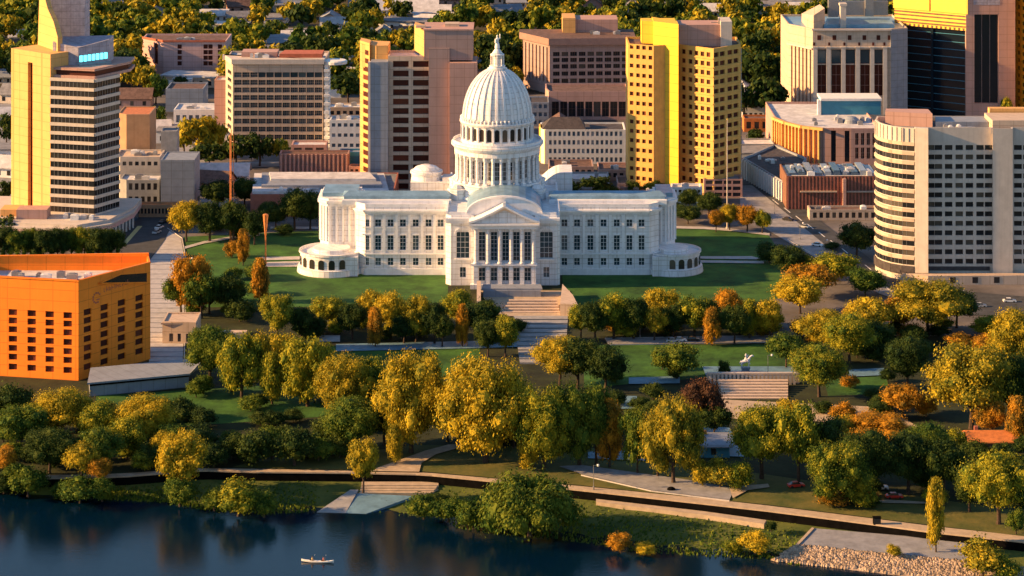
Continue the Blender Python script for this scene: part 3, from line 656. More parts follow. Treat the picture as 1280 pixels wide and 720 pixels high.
def orange_building():
    a, b, c = G(-62, 466), G(98, 476), G(188, 449)
    cols_l = [-30, -7, 16, 39.5, 62, 84.5]; 
    L = math.hypot(b[0]-a[0], b[1]-a[1])
    Y = b[1]; z = lambda y: zt(y, Y)
    zr = [z(y) for y in (395, 405.5, 416.5, 428.5, 440, 451, 463.5)]
    rw = sorted((q-.95, q+.95) for q in zr)
    B = Bld('office_block', 'orange stucco block with square punched windows beside the grey walkway', 'office block', [a, b, c], 12, 352, 'orange', 'paleroof',
            {0: dict(cols=cpx(cols_l, 10.5, a, b), rows=rw, gm='g_red', rec=.5), 1: dict(cols=cpx([109.5, 130.5, 152, 174], 9.5, b, c), rows=[(r0+.5, r1+.5) for r0, r1 in rw], gm='g_red', rec=.5)}, zref=1, par=4.6, back=[(c[0]*(c[1]+10)/c[1]-.5, c[1]+10), (a[0], c[1]+10)])
    # terrace recess, raised rear wall and mark
    L2 = math.hypot(c[0]-b[0], c[1]-b[1]); d2 = ((c[0]-b[0])/L2, (c[1]-b[1])/L2)
    B.part('rear_rim', M['orange'], lambda q: q.prism([(a[0], c[1]+9.2), (c[0]*(c[1]+9.2)/c[1]-.5, c[1]+9.2), (c[0]*(c[1]+10)/c[1]-.5, c[1]+9.98), (a[0], c[1]+9.98)], B.z1+.003, [B.z1+.05, B.z1+1.0, B.z1+1.0, B.z1+.05]))
    roofstuff(B, 43, 9, -176, -118, c[1]-6, c[1]+7, B.zr)
    B.part('coping', M['orange'], lambda q: (q.obox(a, ((b[0]-a[0])/L, (b[1]-a[1])/L), 0, L+.2, -.8, .25, B.z1+.003, B.z1+.4), q.obox(b, d2, 0, L2, -.8, .25, B.z1+.003, B.z1+.4)))
    def log_(q):
        def pp(x, z, o): u = ucol(x, b, c)*L2; return (b[0]+d2[0]*u+d2[1]*o, b[1]+d2[1]*u-d2[0]*o, z)
        q.face([pp(123, 28.0, .02), pp(183.5, 24.3, .02), pp(183.5, 27.5, .02), pp(150, 29.1, .02)], 0)
        for (x0, z0_, x1, z1_) in ((123, 28.0, 183.5, 24.3), (123, 28.0, 150, 29.1), (150, 29.1, 183.5, 27.5)):
            for k in range(8):
                A, C = pp(x0+(x1-x0)*k/8, z0_+(z1_-z0_)*k/8, .0), pp(x0+(x1-x0)*(k+1)/8, z0_+(z1_-z0_)*(k+1)/8, .0)
                D = [(p[0]+d2[1]*.5, p[1]-d2[0]*.5, p[2]) for p in (A, C)]
                q.face([A, C, D[1], D[0]], 1); q.face([D[0], D[1], (D[1][0], D[1][1], D[1][2]+.4), (D[0][0], D[0][1], D[0][2]+.4)], 1)
    B.part('loggia_opening', [M['g_dark'], M['orange']], log_)
    def emblem(q):
        for k in range(9):
            t = k/9*1.6*pi+.6; r_ = 1.5; u = 7.6+r_*cos(t); zz = B.z1-6.4+r_*sin(t)
            q.obox(b, d2, u-.3, u+.3, .004, .06, zz-.28, zz+.28)
        q.obox(b, d2, 7.5, 8.8, .004, .06, B.z1-7.2, B.z1-6.8)
    B.part('wall_emblem', M['redroof'], emblem)
    def letters(q):
        u = 10.6
        for i, (w, h) in enumerate([(.5, 1.2), (.9, 1.5), (.6, 1.2), (.8, 1.2), (.3, 1.5), (.9, 1.2), (.7, 1.5), (.9, 1.2), (.4, 1.2), (.8, 1.5)]):
            zb = B.z1-5.3+.06*i
            q.obox(b, d2, u, u+.18, .004, .05, zb, zb+h); q.obox(b, d2, u+.2, u+w, .004, .05, zb+(.5 if i % 2 else 0), zb+(.5 if i % 2 else 0)+.2)
            if i % 3: q.obox(b, d2, u+w-.15, u+w, .004, .05, zb+.01, zb+h*.8)
            u += w+.45
    B.part('faded_lettering', M['redroof'], letters)
    B.done()
orange_building()

def office_cream():
    a, b, c = G(282, 176), G(291, 184), G(404, 184)
    z = lambda y: zt(y, b[1]); rw = [(z(y+2.7), z(y-2.3)) for y in (93, 102.5, 112, 121.5, 131, 141, 151, 161, 171)]
    B = Bld('office_block', 'pale slab office with dense window grid and red clay roof patch', 'office block', [a, b, c], 24, 80, 'cream', 'paleroof',
            {0: dict(cols=[(.3, .8)], rows=rw, rec=.4), 1: dict(cols=even(11, .92, .01, .01), rows=[(r0-.45, r1+.1) for r0, r1 in rw], rec=1.0, fm='cream', nx=4, nz=2, gm='g_blue')}, zref=1)
    Y = b[1]
    B.part('roof_band', M['creamwhite'], lambda q: q.prism([(a[0]-1, a[1]), (b[0]-.5, b[1]-1), (c[0]+.5, c[1]-1), (c[0]+.5, c[1]+10), (a[0]-1, c[1]+12)], B.z1+.003, B.z1+2.2))
    B.part('clay_roof', M['redroof'], lambda q: q.prism([(wx(348, Y), Y+4), (wx(402, Y), Y+4), (wx(402, Y), Y+16), (wx(352, Y), Y+16)], B.z1+2.21, B.z1+4))
    B.part('penthouse', M['rose'], lambda q: q.prism([(wx(300, Y), Y+6), (wx(345, Y), Y+6), (wx(345, Y), Y+16), (wx(300, Y), Y+16)], B.z1+2.21, B.z1+4.5))
    B.part('stair_tower', M['white'], lambda q: [q.box(wx(405, Y), wx(412, Y), Y-1+(i % 2)*1.5, Y+6, i*1.9, i*1.9+1.3) for i in range(20)]+[q.box(wx(406, Y), wx(410, Y), Y+.2, Y+5, 0, 38)])
    B.part('canopy_disc', M['white'], lambda q: q.lathe([(0, 37.2), (5.5, 37.4), (5.6, 38.6), (5.0, 39), (0, 39.1)], 20, (wx(418, Y), Y+4)))
    roofstuff(B, 3, 7, wx(300, Y), wx(345, Y), Y+2, Y+8, B.z1+2.2); B.done()
office_cream()

def brown_tower():
    z0 = 240
    a, b, c, d, e, f = G(450, 231), G(462, 236), G(463, 241), G(485, 241), G(535, 240), G(591, 240)
    Yg = G(485, 239)[1]; g0, g1 = (wx(485, Yg), Yg), (wx(536, Yg), Yg)
    z = lambda y: zt(y, Yg); rw = [(z(y+4), z(y-3.6)) for y in [80+i*11.75 for i in range(14)]]
    B = Bld('residential_tower', 'mauve concrete tower with two stacks of deep red-brown window bays', 'tower', [g0, g1], 16, 70, 'cream', 'paleroof',
            {0: dict(cols=cpx([501, 526], 19.5, g0, g1), rows=rw, rec=1.0, gm='g_red')})
    zs = lambda y: zt(y, 1063)
    def lit(q): q.prism([a, b, (b[0], b[1]+10), (a[0], a[1]+8)], 0, zs(57))
    B.part('lit_bay', M['sungoldconc'], lit)  # sunlight on the tower's left edge put into the ochre colour
    L = math.hypot(b[0]-a[0], b[1]-a[1]); dd = ((b[0]-a[0])/L, (b[1]-a[1])/L)
    for i in range(16): B.part('bay_window', M['g_red'], lambda q: q.obox(a, dd, L*.35, L*.9, .004, .08, 3+i*3.5, 5+i*3.5))
    B.part('bluegrey_shaft', M['bluegrey'], lambda q: q.box(c[0], d[0]-.02, c[1], c[1]+14, 0, zs(77)))
    B.part('shaft_edge', M['creamwhite'], lambda q: (q.box(c[0]-1, c[0]-.01, c[1]-.3, c[1]+3, 0, zs(77)),))
    B.part('upper_bay', M['sungoldconc'], lambda q: q.prism([G(452, 233), (G(470, 236)), G(485, 236), (d[0], 1082), (a[0], 1086)], 50, zs(60)))
    B.part('blank_wall', M['mauve'], lambda q: (q.box(wx(536, 1062), wx(562, 1062), 1062, 1082, 0, zs(60)), q.box(wx(530, 1062.5), wx(591, 1062.5), 1062.6, 1083, zs(75), zs(38)), ))
    p0, p1 = G(518, 229), G(530, 239.8)
    B.part('sunlit_penthouse_side', M['sungoldconc'], lambda q: q.prism([p0, p1, (p1[0], p1[1]+16), (p0[0], p0[1]+8)], zs(71), zs(38)+.02))  # left face of the mauve penthouse, painted in a sunlit tone
    B.part('penthouse_cap', M['rose'], lambda q: q.box(wx(530, 1062.5)-.3, wx(591, 1062.5)+.3, 1062.2, 1083.4, zs(38)+.03, zs(38)+.6))
    B.part('right_shaft', M['rose'], lambda q: q.box(wx(562, 1059), wx(596, 1059), 1059, 1078, 0, zs(77)))
    B.part('roof_hut', M['cream'], lambda q: (q.box(-28, -22, 1070, 1076, zs(38)+.6, zs(38)+1.8), q.box(-40, -36, 1066, 1070, zs(38)+.6, zs(38)+1.4)))
    FOOT.append((a[0], 0, 1059, 1084)); B.done()
brown_tower()

def hotel_far():
    a, b, c = G(654, 109), G(687, 118), G(790, 117); z = lambda y: zt(y, b[1])
    rw = [(z(y+3), z(y-2.4)) for y in (67.5, 75, 83, 92, 101)]
    B = Bld('hotel', 'wide brown hotel with flat overhanging roof and five window rows behind the dome', 'hotel', [a, b, c], 30, 56, 'mauve', 'brownroof',
            {1: dict(cols=even(9, .78), rows=rw, rec=1.0, fm='brown', nx=3, gm='g_dark'), 0: dict(cols=even(7, .35), rows=[(z(104), z(60))], rec=.6, gm='g_red')}, zref=1)
    o = [(a[0]-2, a[1]-.5), (b[0]-.5, b[1]-2), (c[0]+2, c[1]-2), (c[0]+2, c[1]+30), (a[0]-2, c[1]+30)]
    B.part('eave_slab', [M['ribwall'], M['brownroof']], lambda q: q.prism(o, B.z1+.003, B.z1+3.4, 0, mcap=1, bot=True))
    B.part('penthouse', M['sungoldconc'], lambda q: q.box(wx(703, 1330), wx(719, 1330), 1326, 1345, B.z1, B.z1+11)); B.part('penthouse', M['rose'], lambda q: q.box(wx(719, 1330)+.02, wx(772, 1330), 1328, 1345, B.z1, B.z1+10))
    roofstuff(B, 5, 5, -5+wx(740, 1330), wx(780, 1330), 1315, 1325, B.z1+3.4); B.done()
    a, c = G(686, 150), G(786, 150); z = lambda y: zt(y, a[1])
    Bld('low_hotel_wing', 'long low pinkish building with dark glazed ground floor in front of the brown hotel', 'low building', [G(682, 146), a, c], 14, 114, 'rose', 'brownroof', {1: dict(cols=even(9, .85), rows=[(z(146), z(127))], rec=1.2, gm='g_dark', fm='brown', nx=2, nz=2)}, zref=1).done()
hotel_far()

def yellow_tower():
    s1, s2 = G(785, 238.5), G(817, 242)
    s3, s4, s5 = G(848, 239.5), G(892, 247), G(926, 239)
    z = lambda y: zt(y, s2[1]-3)
    pit = 11.75
    r1 = [(z(y+2.6), z(y-2.4)) for y in [62+i*pit for i in range(15)]]
    z4 = lambda y: zt(y, s4[1]); r2 = [(z4(y+3.0), z4(y-2.8)) for y in [69+i*11.4 for i in range(15)]]
    B = Bld('office_tower', 'bright yellow lit tower with blank pier and square window grids right of the dome', 'office tower', [s1, s2, s3, s4, s5], 20, 57, 'ambertile', 'brownroof',
            {0: dict(cols=cpx([789.5, 797.5, 805, 813], 4.6, s1, s2), rows=r1, rec=.45, gm='g_red'),
             2: dict(cols=cpx([854.5, 863, 870.5, 878, 885.5], 4.6, s3, s4), rows=r2, rec=.5, gm='g_red'),
             3: dict(cols=cpx([895.5, 903, 912.5, 920], 6, s4, s5), rows=r2, rec=.6, gm='g_dark')}, zref=1)
    p1, p2 = G(817, 238.5), G(848, 243.5)
    n = lambda p, k: (p[0], p[1]+k)
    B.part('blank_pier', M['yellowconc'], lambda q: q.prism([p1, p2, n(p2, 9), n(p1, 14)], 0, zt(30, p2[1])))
    L = math.hypot(s4[0]-s3[0], s4[1]-s3[1]); d = ((s4[0]-s3[0])/L, (s4[1]-s3[1])/L)
    L5 = math.hypot(s5[0]-s4[0], s5[1]-s4[1]); d5 = ((s5[0]-s4[0])/L5, (s5[1]-s4[1])/L5)
    for r0, r1_ in r2:
        if r0 < 3: continue
        B.part('floor_ledge', M['ambertile'], lambda q: (q.obox(s3, d, .4, L, .004, .35, r0-.75, r0-.25), q.obox(s4, d5, 0, L5, .004, .35, r0-.75, r0-.25)))
    Yp = s2[1]
    u0, u1 = G(802, 236), G(847, 241)
    zb = B.z1
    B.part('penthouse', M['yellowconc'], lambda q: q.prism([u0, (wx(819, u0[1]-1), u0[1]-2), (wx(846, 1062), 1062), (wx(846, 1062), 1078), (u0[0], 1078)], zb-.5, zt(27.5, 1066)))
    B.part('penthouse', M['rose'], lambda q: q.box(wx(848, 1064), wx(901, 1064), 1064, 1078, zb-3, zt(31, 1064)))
    B.part('lift_tower', M['creamwhite'], lambda q: q.box(wx(901, 1062)+.02, wx(915, 1062), 1062, 1076, zb-3, zt(27, 1062)))
    B.part('roof_frame', M['metal'], lambda q: (q.box(wx(898, 1066), wx(900, 1066), 1066, 1066.6, zt(31, 1066), zt(23, 1066)), q.box(wx(890, 1066), wx(906, 1066), 1070, 1070.3, zt(30.5, 1066), zt(29, 1066))))
    B.part('edge_rail', M['metal'], lambda q: q.box(s5[0]+.05, s5[0]+.4, s5[1]+.2, s5[1]+1, 0, zb-2)); B.done()
yellow_tower()

def classical():
    a, b, c, d = G(985, 143), G(1016, 151), G(1113, 151), G(1134, 149)
    z = lambda y: zt(y, b[1]); cx = [1027, 1045, 1063, 1081, 1099, 1110]
    u = cpx([1027, 1045.5, 1063, 1081.5, 1098.5], 12, b, c)
    B = Bld('classical_office', 'cream stone block with tall pilastered bays and blue metal roof beyond the street', 'office block', [a, b, c, d], 34, 36, 'cream', 'bluemetal',
        {0: [dict(cols=even(6, .42, .08, .02), rows=[(z(140), z(62))], rec=1.0, gm='g_red')],
         1: [dict(cols=u, rows=[(z(120), z(81)), (z(80), z(62))], rec=1.3, gm='g_red', fm='rose', nx=2, nz=3)]}, zref=1)
    L = math.hypot(c[0]-b[0], c[1]-b[1]); D = ((c[0]-b[0])/L, (c[1]-b[1])/L)
    for x in (1024, 1043, 1062, 1080.5, 1098, 1112):
        uu = ucol(x, b, c)*L; B.part('attic_window', M['g_red'], lambda q: (q.obox(b, D, uu-.9, uu+.9, .003, .07, z(50), z(44)))); B.part('small_window', M['g_red'], lambda q: q.obox(b, D, uu-.5-2.5, uu+.5-2.5, .003, .07, z(57), z(53)))
    for x in (1019, 1035.5, 1054, 1072, 1090, 1106):
        uu = ucol(x, b, c)*L; B.part('pilaster', M['creamwhite'], lambda q: (q.obox(b, D, uu-1.0, uu+1.0, .004, .9, 3, z(60)), q.obox(b, D, uu-1.2, uu+1.2, .004, 1.1, z(60), z(58))))
    B.part('green_glazing', M['g_blue'], lambda q: [q.obox(b, D, x0*L+.1, x1*L-.1, -1.2, -1.1, z(79), z(63)) for x0, x1 in u])
    B.part('cornice', M['creamwhite'], lambda q: (q.obox(b, D, 0, L, .004, .9, z(60), z(58.3)), q.obox(b, D, -.5, L+.5, .004, 1.2, z(38), z(36)), q.obox(a, ((b[0]-a[0])/math.hypot(b[0]-a[0], b[1]-a[1]), (b[1]-a[1])/math.hypot(b[0]-a[0], b[1]-a[1])), 0, math.hypot(b[0]-a[0], b[1]-a[1]), .004, .8, z(62), z(60))))
    B.part('corner_turret', M['cream'], lambda q: q.prism([G(1008, 146), G(1017, 150), G(1031, 146), (G(1031, 146)[0], 1262), (G(1008, 146)[0], 1262)], z(40), [z(28), z(20), z(14), z(16), z(28)]))
    B.part('end_pier', M['bluegrey'], lambda q: q.prism([(c[0]+.01, c[1]-1), (d[0], d[1]-1), (d[0], d[1]+4), (c[0], c[1]+4)], 0, z(37)))
    B.part('raised_roof', M['bluemetal'], lambda q: q.prism([(wx(1030, 1240), 1240), (wx(1118, 1240), 1240), (wx(1112, 1262), 1262), (wx(1034, 1262), 1262)], B.z1-1.2, B.z1+.8))
    B.part('chimney', M['creamwhite'], lambda q: (q.box(wx(1050, 1240), wx(1057, 1240), 1238, 1242, z(38), z(10)), q.box(wx(1049, 1240), wx(1058, 1240), 1237.5, 1242.5, z(10), z(7))))
    B.part('roof_plant', M['metal'], lambda q: (q.box(wx(1036, 1255), wx(1048, 1255), 1255, 1260, z(30), z(8)), q.box(wx(1082, 1258), wx(1092, 1258), 1258, 1262, z(30), z(4)), q.box(wx(1040, 1262), wx(1110, 1262), 1262, 1264, z(30), z(12)))); B.done()
classical()

def dark_tower():
    a, b = G(1134, 140), G(1207, 148)
    B = Bld('glass_tower', 'dark navy glass tower with crown painted sunlit gold and pinkish shaft at top right', 'glass tower', [a, b], 24, z1=60, wall='g_navy' and M['g_navy'], roof='greyroof')
    L = math.hypot(b[0]-a[0], b[1]-a[1]); d = ((b[0]-a[0])/L, (b[1]-a[1])/L); z = lambda y: zt(y, b[1])
    for i in range(11): B.part('floor_line', M['bluelite'], lambda q: q.obox(a, d, .2, L-.2, .004, .15, 3+i*3.7, 3.25+i*3.7))
    B.part('mullion', M['g_navy'], lambda q: q.obox(a, d, L*.42, L*.46, .004, .9, 0, 60))
    a2, b2 = G(1117, 138.5), G(1210, 149); L2 = math.hypot(b2[0]-a2[0], b2[1]-a2[1]); d2 = ((b2[0]-a2[0])/L2, (b2[1]-a2[1])/L2)
    B.part('sunlit_gold_crown', [M['sungoldpanel'], M['brown']], lambda q: (q.obox(a2, d2, 0, L2*.49, -14, .5, z(17), 82, 0), q.obox(a2, d2, L2*.51, L2, -14, .5, z(17), 82, 0), q.obox(a2, d2, L2*.49, L2*.51, -14, 0, z(17), 82, 1),
        q.obox(a2, d2, .5, L2-.5, -13, .0, z(38), z(17)-.01, 0), [q.obox(a2, d2, .6, L2-.6, .01, .3, z(y), z(y-1.6), 1) for y in (21, 25, 30, 34)], [q.obox(a2, d2, L2*(.03+.06*i), L2*(.05+.06*i), .01, .2, z(38), z(35), 1) for i in range(16)]))  # crown's gold colour paints low sunlight on this face
    c, e = G(1207.5, 149), G(1269, 149)
    zz = lambda y: zt(y, c[1])
    B.part('stone_shaft', M['rose'], lambda q: (q.box(c[0], wx(1218, c[1]), c[1], c[1]+22, 0, 90), q.box(wx(1248, c[1]), e[0], c[1], c[1]+22, 0, 90), q.box(wx(1218, c[1]), wx(1248, c[1]), c[1]+2, c[1]+22, 0, 90), q.box(wx(1218, c[1])+.01, wx(1248, c[1])-.01, c[1]+.01, c[1]+1.99, zz(18), 90), q.box(wx(1218, c[1])+.01, wx(1248, c[1])-.01, c[1]+.01, c[1]+1.99, 0, zz(129))))
    for i in range(3): B.part('slot_window', M['g_navy'], lambda q: q.box(wx(1218.5+i*10, c[1]), wx(1227.5+i*10, c[1]), c[1]+1.7, c[1]+1.95, zz(129), zz(18)))
    B.part('grey_panel', M['lav'], lambda q: q.box(wx(1217, c[1]), wx(1250, c[1]), c[1]-.1, c[1]-.01, zz(6), zz(-4)))
    FOOT.append((c[0], e[0], c[1], c[1]+24)); B.done()
    a, b = G(1269.5, 143), G(1300, 155); L = math.hypot(b[0]-a[0], b[1]-a[1]); z = lambda y: zt(y, b[1])
    Bld('apartment_tower', 'golden lit tower with small dark windows cut by the right edge of the view', 'tower', [a, b], 20, z1=78, wall='yellowconc', fac={0: dict(cols=even(5, .5), rows=rows(76, 20, 3.7, 2), rec=.5, gm='g_red')}).done()
dark_tower()

def low_ribbed():
    pts = [G(968, 191), G(983, 197.5), G(1004, 203), G(1030, 206), G(1064, 206.5), G(1100, 206.5)]
    z = lambda y: zt(y, pts[3][1])
    B = Bld('civic_hall', 'curved low hall with ribbed sunlit colonnade at its left end', 'hall', pts, 40, 160, 'rose', 'paleroof',
        {3: dict(cols=[(.26, .44), (.76, .94)], rows=[(z(202), z(163))], rec=1, gm='g_dark'), 4: dict(cols=even(4, .6, .1, .1), rows=[(z(198), z(184)), (z(181), z(166))], rec=.8, gm='g_red', fm='cream', nx=2, nz=2)}, zref=3)
    for i in range(3):
        P, Q = pts[i], pts[i+1]; L = math.hypot(Q[0]-P[0], Q[1]-P[1]); d = ((Q[0]-P[0])/L, (Q[1]-P[1])/L); k = .4
        while k < L-.5: B.part('rib', M['sungoldconc'], lambda q: q.obox(P, d, k, k+.7, .004, 1.4, 0, B.z1-1)); k += 2.4  # ribs coloured gold to paint sunlight on the pinkish hall's curve
        B.part('fascia', M['sungoldconc'], lambda q: q.obox(P, d, 0, L, .005, 1.6, B.z1-1, B.z1+.1))
    Y = 1160; zb = B.zr+.003
    B.part('blue_pavilion', [M['bluelite'], M['white']], lambda q: (q.box(wx(1027, Y), wx(1101, Y), Y, Y+14, zb, zt(126, Y), 0), q.box(wx(1026, Y), wx(1102, Y), Y-.5, Y+14.5, zt(126, Y), zt(123, Y), 1), q.box(wx(1022, Y), wx(1026, Y), Y-1, Y+2, zb, zt(125, Y), 1)))
    B.part('vault', M['bluegrey'], lambda q: q.lathe([(4, zb), (3.4, zb+1.6), (2, zb+2.6), (0, zb+3)], 20, (wx(1064, 1140), 1140)))
    roofstuff(B, 11, 12, wx(1010, 1135), wx(1098, 1135), 1128, 1150, B.zr); B.done()
low_ribbed()

def curved_tower():
    A = [G(1094, 337), G(1097, 341), G(1104, 344.5), G(1114, 347.5), G(1128, 350), G(1143, 351.5)]
    p = G(1160, 352.5); r1, r2 = G(1160, 350), G(1241, 350); e1, e2 = G(1241, 352), G(1266, 352); h1, h2 = G(1266, 350), G(1320, 350)
    Y = r1[1]; z = lambda y: zt(y, Y); ys = [184.5+i*11.85 for i in range(13)]; rw = [(z(y+3.2), z(y-3.2)) for y in ys]
    front = A+[p, (p[0], r1[1]), r2, (e1[0], e1[1]), e2, h1, h2]
    yb = p[1]+26; back = [(front[-1][0], yb), (A[0][0]*yb/A[0][1]+4, yb), (A[0][0]*(A[0][1]+7)/A[0][1]+.6, A[0][1]+7)]
    B = Bld('office_tower', 'large curved-corner cream tower with regular window grid above the right-hand trees', 'office tower', front, 26, 161, 'creamwhite', 'greyroof',
        {7: dict(cols=cpx([1165, 1174.5, 1187, 1200, 1212.5, 1225.5, 1236], 9.3, r1, r2), rows=rw, rec=.7, gm='g_dark'),
         11: dict(cols=cpx([1272.5, 1284, 1296, 1308], 10, h1, h2), rows=rw, rec=.7, gm='g_dark')}, zref=6, back=back, par=2.0)
    for i in range(5):
        P, Q = A[i], A[i+1]
        L = math.hypot(Q[0]-P[0], Q[1]-P[1]); d = ((Q[0]-P[0])/L, (Q[1]-P[1])/L)
        k = 0
        while k < L-.3: B.part('crown_rib', M['creamwhite'], lambda q: q.obox(P, d, k, k+.35, .004, .3, z(179), B.z1-.2)); k += 2.0
    for (r0, r1_) in rw:
        B.part('window_band', [M['g_dark'], M['metal']], lambda q: [q.obox(A[i], ((A[i+1][0]-A[i][0])/math.hypot(A[i+1][0]-A[i][0], A[i+1][1]-A[i][1]), (A[i+1][1]-A[i][1])/math.hypot(A[i+1][0]-A[i][0], A[i+1][1]-A[i][1])), 0, math.hypot(A[i+1][0]-A[i][0], A[i+1][1]-A[i][1]), .003, .07, r0, r1_, 0) for i in range(5)]+[q.obox(A[i], ((A[i+1][0]-A[i][0])/math.hypot(A[i+1][0]-A[i][0], A[i+1][1]-A[i][1]), (A[i+1][1]-A[i][1])/math.hypot(A[i+1][0]-A[i][0], A[i+1][1]-A[i][1])), k*1.5, k*1.5+.1, .07, .12, r0, r1_, 1) for i in range(5) for k in range(int(math.hypot(A[i+1][0]-A[i][0], A[i+1][1]-A[i][1])/1.5))])
        B.part('spandrel', M['cream'], lambda q: [q.obox(A[i], ((A[i+1][0]-A[i][0])/math.hypot(A[i+1][0]-A[i][0], A[i+1][1]-A[i][1]), (A[i+1][1]-A[i][1])/math.hypot(A[i+1][0]-A[i][0], A[i+1][1]-A[i][1])), -.05, math.hypot(A[i+1][0]-A[i][0], A[i+1][1]-A[i][1])+.05, .004, .35, r1_+.003, r1_+1.2) for i in range(5)])
    B.part('lit_pier', M['creamwhite'], lambda q: q.prism([(A[5][0]+.2, A[5][1]-.6), (p[0]-.1, p[1]-1.1), (p[0]-.1, p[1]+1), (A[5][0]+.2, A[5][1]+1)], 0, z(158)))
    B.part('base_band', M['darkroof'], lambda q: (q.box(r1[0]+.1, wx(1237, Y), Y-.25, Y-.005, z(338), z(333)), [q.obox(A[i], ((A[i+1][0]-A[i][0])/math.hypot(A[i+1][0]-A[i][0], A[i+1][1]-A[i][1]), (A[i+1][1]-A[i][1])/math.hypot(A[i+1][0]-A[i][0], A[i+1][1]-A[i][1])), 0, math.hypot(A[i+1][0]-A[i][0], A[i+1][1]-A[i][1]), .01, .5, z(342), z(331.5)) for i in range(5)]))
    # podium
    pd = [G(1128, 353), G(1160, 357), G(1330, 356)]
    B.part('podium', M['cream'], lambda q: (q.prism(pd+[(pd[-1][0], p[1]-1.3), (pd[0][0], p[1]-1.3)], 0, 3.4)))
    Lp = math.hypot(pd[2][0]-pd[1][0], pd[2][1]-pd[1][1]); dp = ((pd[2][0]-pd[1][0])/Lp, (pd[2][1]-pd[1][1])/Lp)
    for x in (1191, 1219, 1246): 
        uu = ucol(x, pd[1], pd[2])*Lp; B.part('podium_window', M['g_dark'], lambda q: q.obox(pd[1], dp, uu-1, uu+1, .003, .06, .8, 2.9))
    B.part('plinth_wall', M['cream'], lambda q: q.box(r1[0]+.2, h2[0], Y-.15, Y-.006, 3.4, z(338.2)))
    # roof volumes
    zb = B.zr+.003
    B.part('penthouse', M['rose'], lambda q: q.prism([(wx(1106, 927), 926), (wx(1165, 922), 921), (wx(1165, 922), 931), (wx(1110, 927), 932)], zb, z(149)))
    B.part('roof_vault', M['bluegrey'], lambda q: q.prism([(wx(1170, 920), 921), (wx(1236, 920), 921), (wx(1230, 930), 932), (wx(1170, 930), 932)], zb, zb+2.0))
    B.part('right_block', M['cream'], lambda q: q.box(wx(1242, 912), wx(1325, 912), 914, 930, zb-3, z(153)))
    B.part('rear_block', M['sungoldconc'], lambda q: q.box(wx(1236, 932), wx(1330, 932), 930.5, 934, zb-3, z(148)))
    roofstuff(B, 9, 12, wx(1172, 915), wx(1232, 915), 911, 920, B.zr); B.done()
curved_tower()

def pink_hotel():
    a, b, c = G(178, 94), G(204, 99), G(282, 99); z = lambda y: zt(y, b[1])
    u = cpx([224.5, 257, 263, 275], 5.5, b, c)
    B = Bld('apartment_block', 'pink stucco slab with red roof edge among the far trees at upper left', 'apartment block', [a, b, c], 16, 52, 'pink', 'brownroof', {1: dict(cols=u, rows=[(z(y+3), z(y-2.5)) for y in (58, 65, 72, 79)], rec=.8, gm='g_red'), 0: dict(cols=[(.55, .75)], rows=[(z(82), z(56))], rec=.8, gm='g_red')}, zref=1)
    B.part('roof_edge', M['redroof'], lambda q: (q.obox(b, (1, 0), 0, c[0]-b[0], .004, .5, B.z1-.2, B.z1+.8), q.obox(a, ((b[0]-a[0])/math.hypot(b[0]-a[0], b[1]-a[1]), (b[1]-a[1])/math.hypot(b[0]-a[0], b[1]-a[1])), 0, math.hypot(b[0]-a[0], b[1]-a[1]), .004, .5, B.z1-.2, B.z1+.8)))
    roofstuff(B, 2, 5, wx(215, 1370), wx(260, 1370), 1362, 1372, B.zr)
    B.part('low_wing', M['white'], lambda q: (q.box(wx(205, 1330), wx(285, 1330), 1330, 1345, 0, 3), q.box(wx(215, 1325), wx(240, 1325), 1325, 1330, 0, 5))); B.done()
pink_hotel()

# ------------------------------------------------------------------ smaller buildings
def simple(name, label, cat, x0, x1, yb, ytop, depth, wall, roof, nc=0, nr=1, hf=.5, wf=.6, gm='g_dark', fm=None, side=0, stuff=0, group=None, ribs=0, ribm=None, par=.7, rib_out=.5):
    a, b = G(x0, yb), G(x1, yb)
    fr = [a, b]; i = 0
    if side: fr = [(wx(x0-side, a[1]+side*.35), a[1]+side*.35), a, b]; i = 1
    H_ = zt(ytop, a[1]); ph = H_/nr
    fac = {i: dict(cols=even(nc, wf), rows=[(ph*(k+.5-hf/2), ph*(k+.5+hf/2)) for k in range(nr)], rec=.5, gm=gm, fm=fm, nx=1)} if nc else None
    B = Bld(name, label, cat, fr, depth, z1=H_, wall=wall, roof=roof, fac=fac, par=par, group=group)
    if ribs:
        L = b[0]-a[0]; k = .3
        for j in range(ribs): B.part('rib', M[ribm or wall], lambda q: q.obox(a, (1, 0), L*(j+.3)/ribs, L*(j+.7)/ribs, .004, rib_out, 0, H_-.3))
    if stuff: roofstuff(B, int(x0), stuff, a[0]+1, b[0]-1, a[1]+1, a[1]+depth-1, B.zr)
    return B.done()
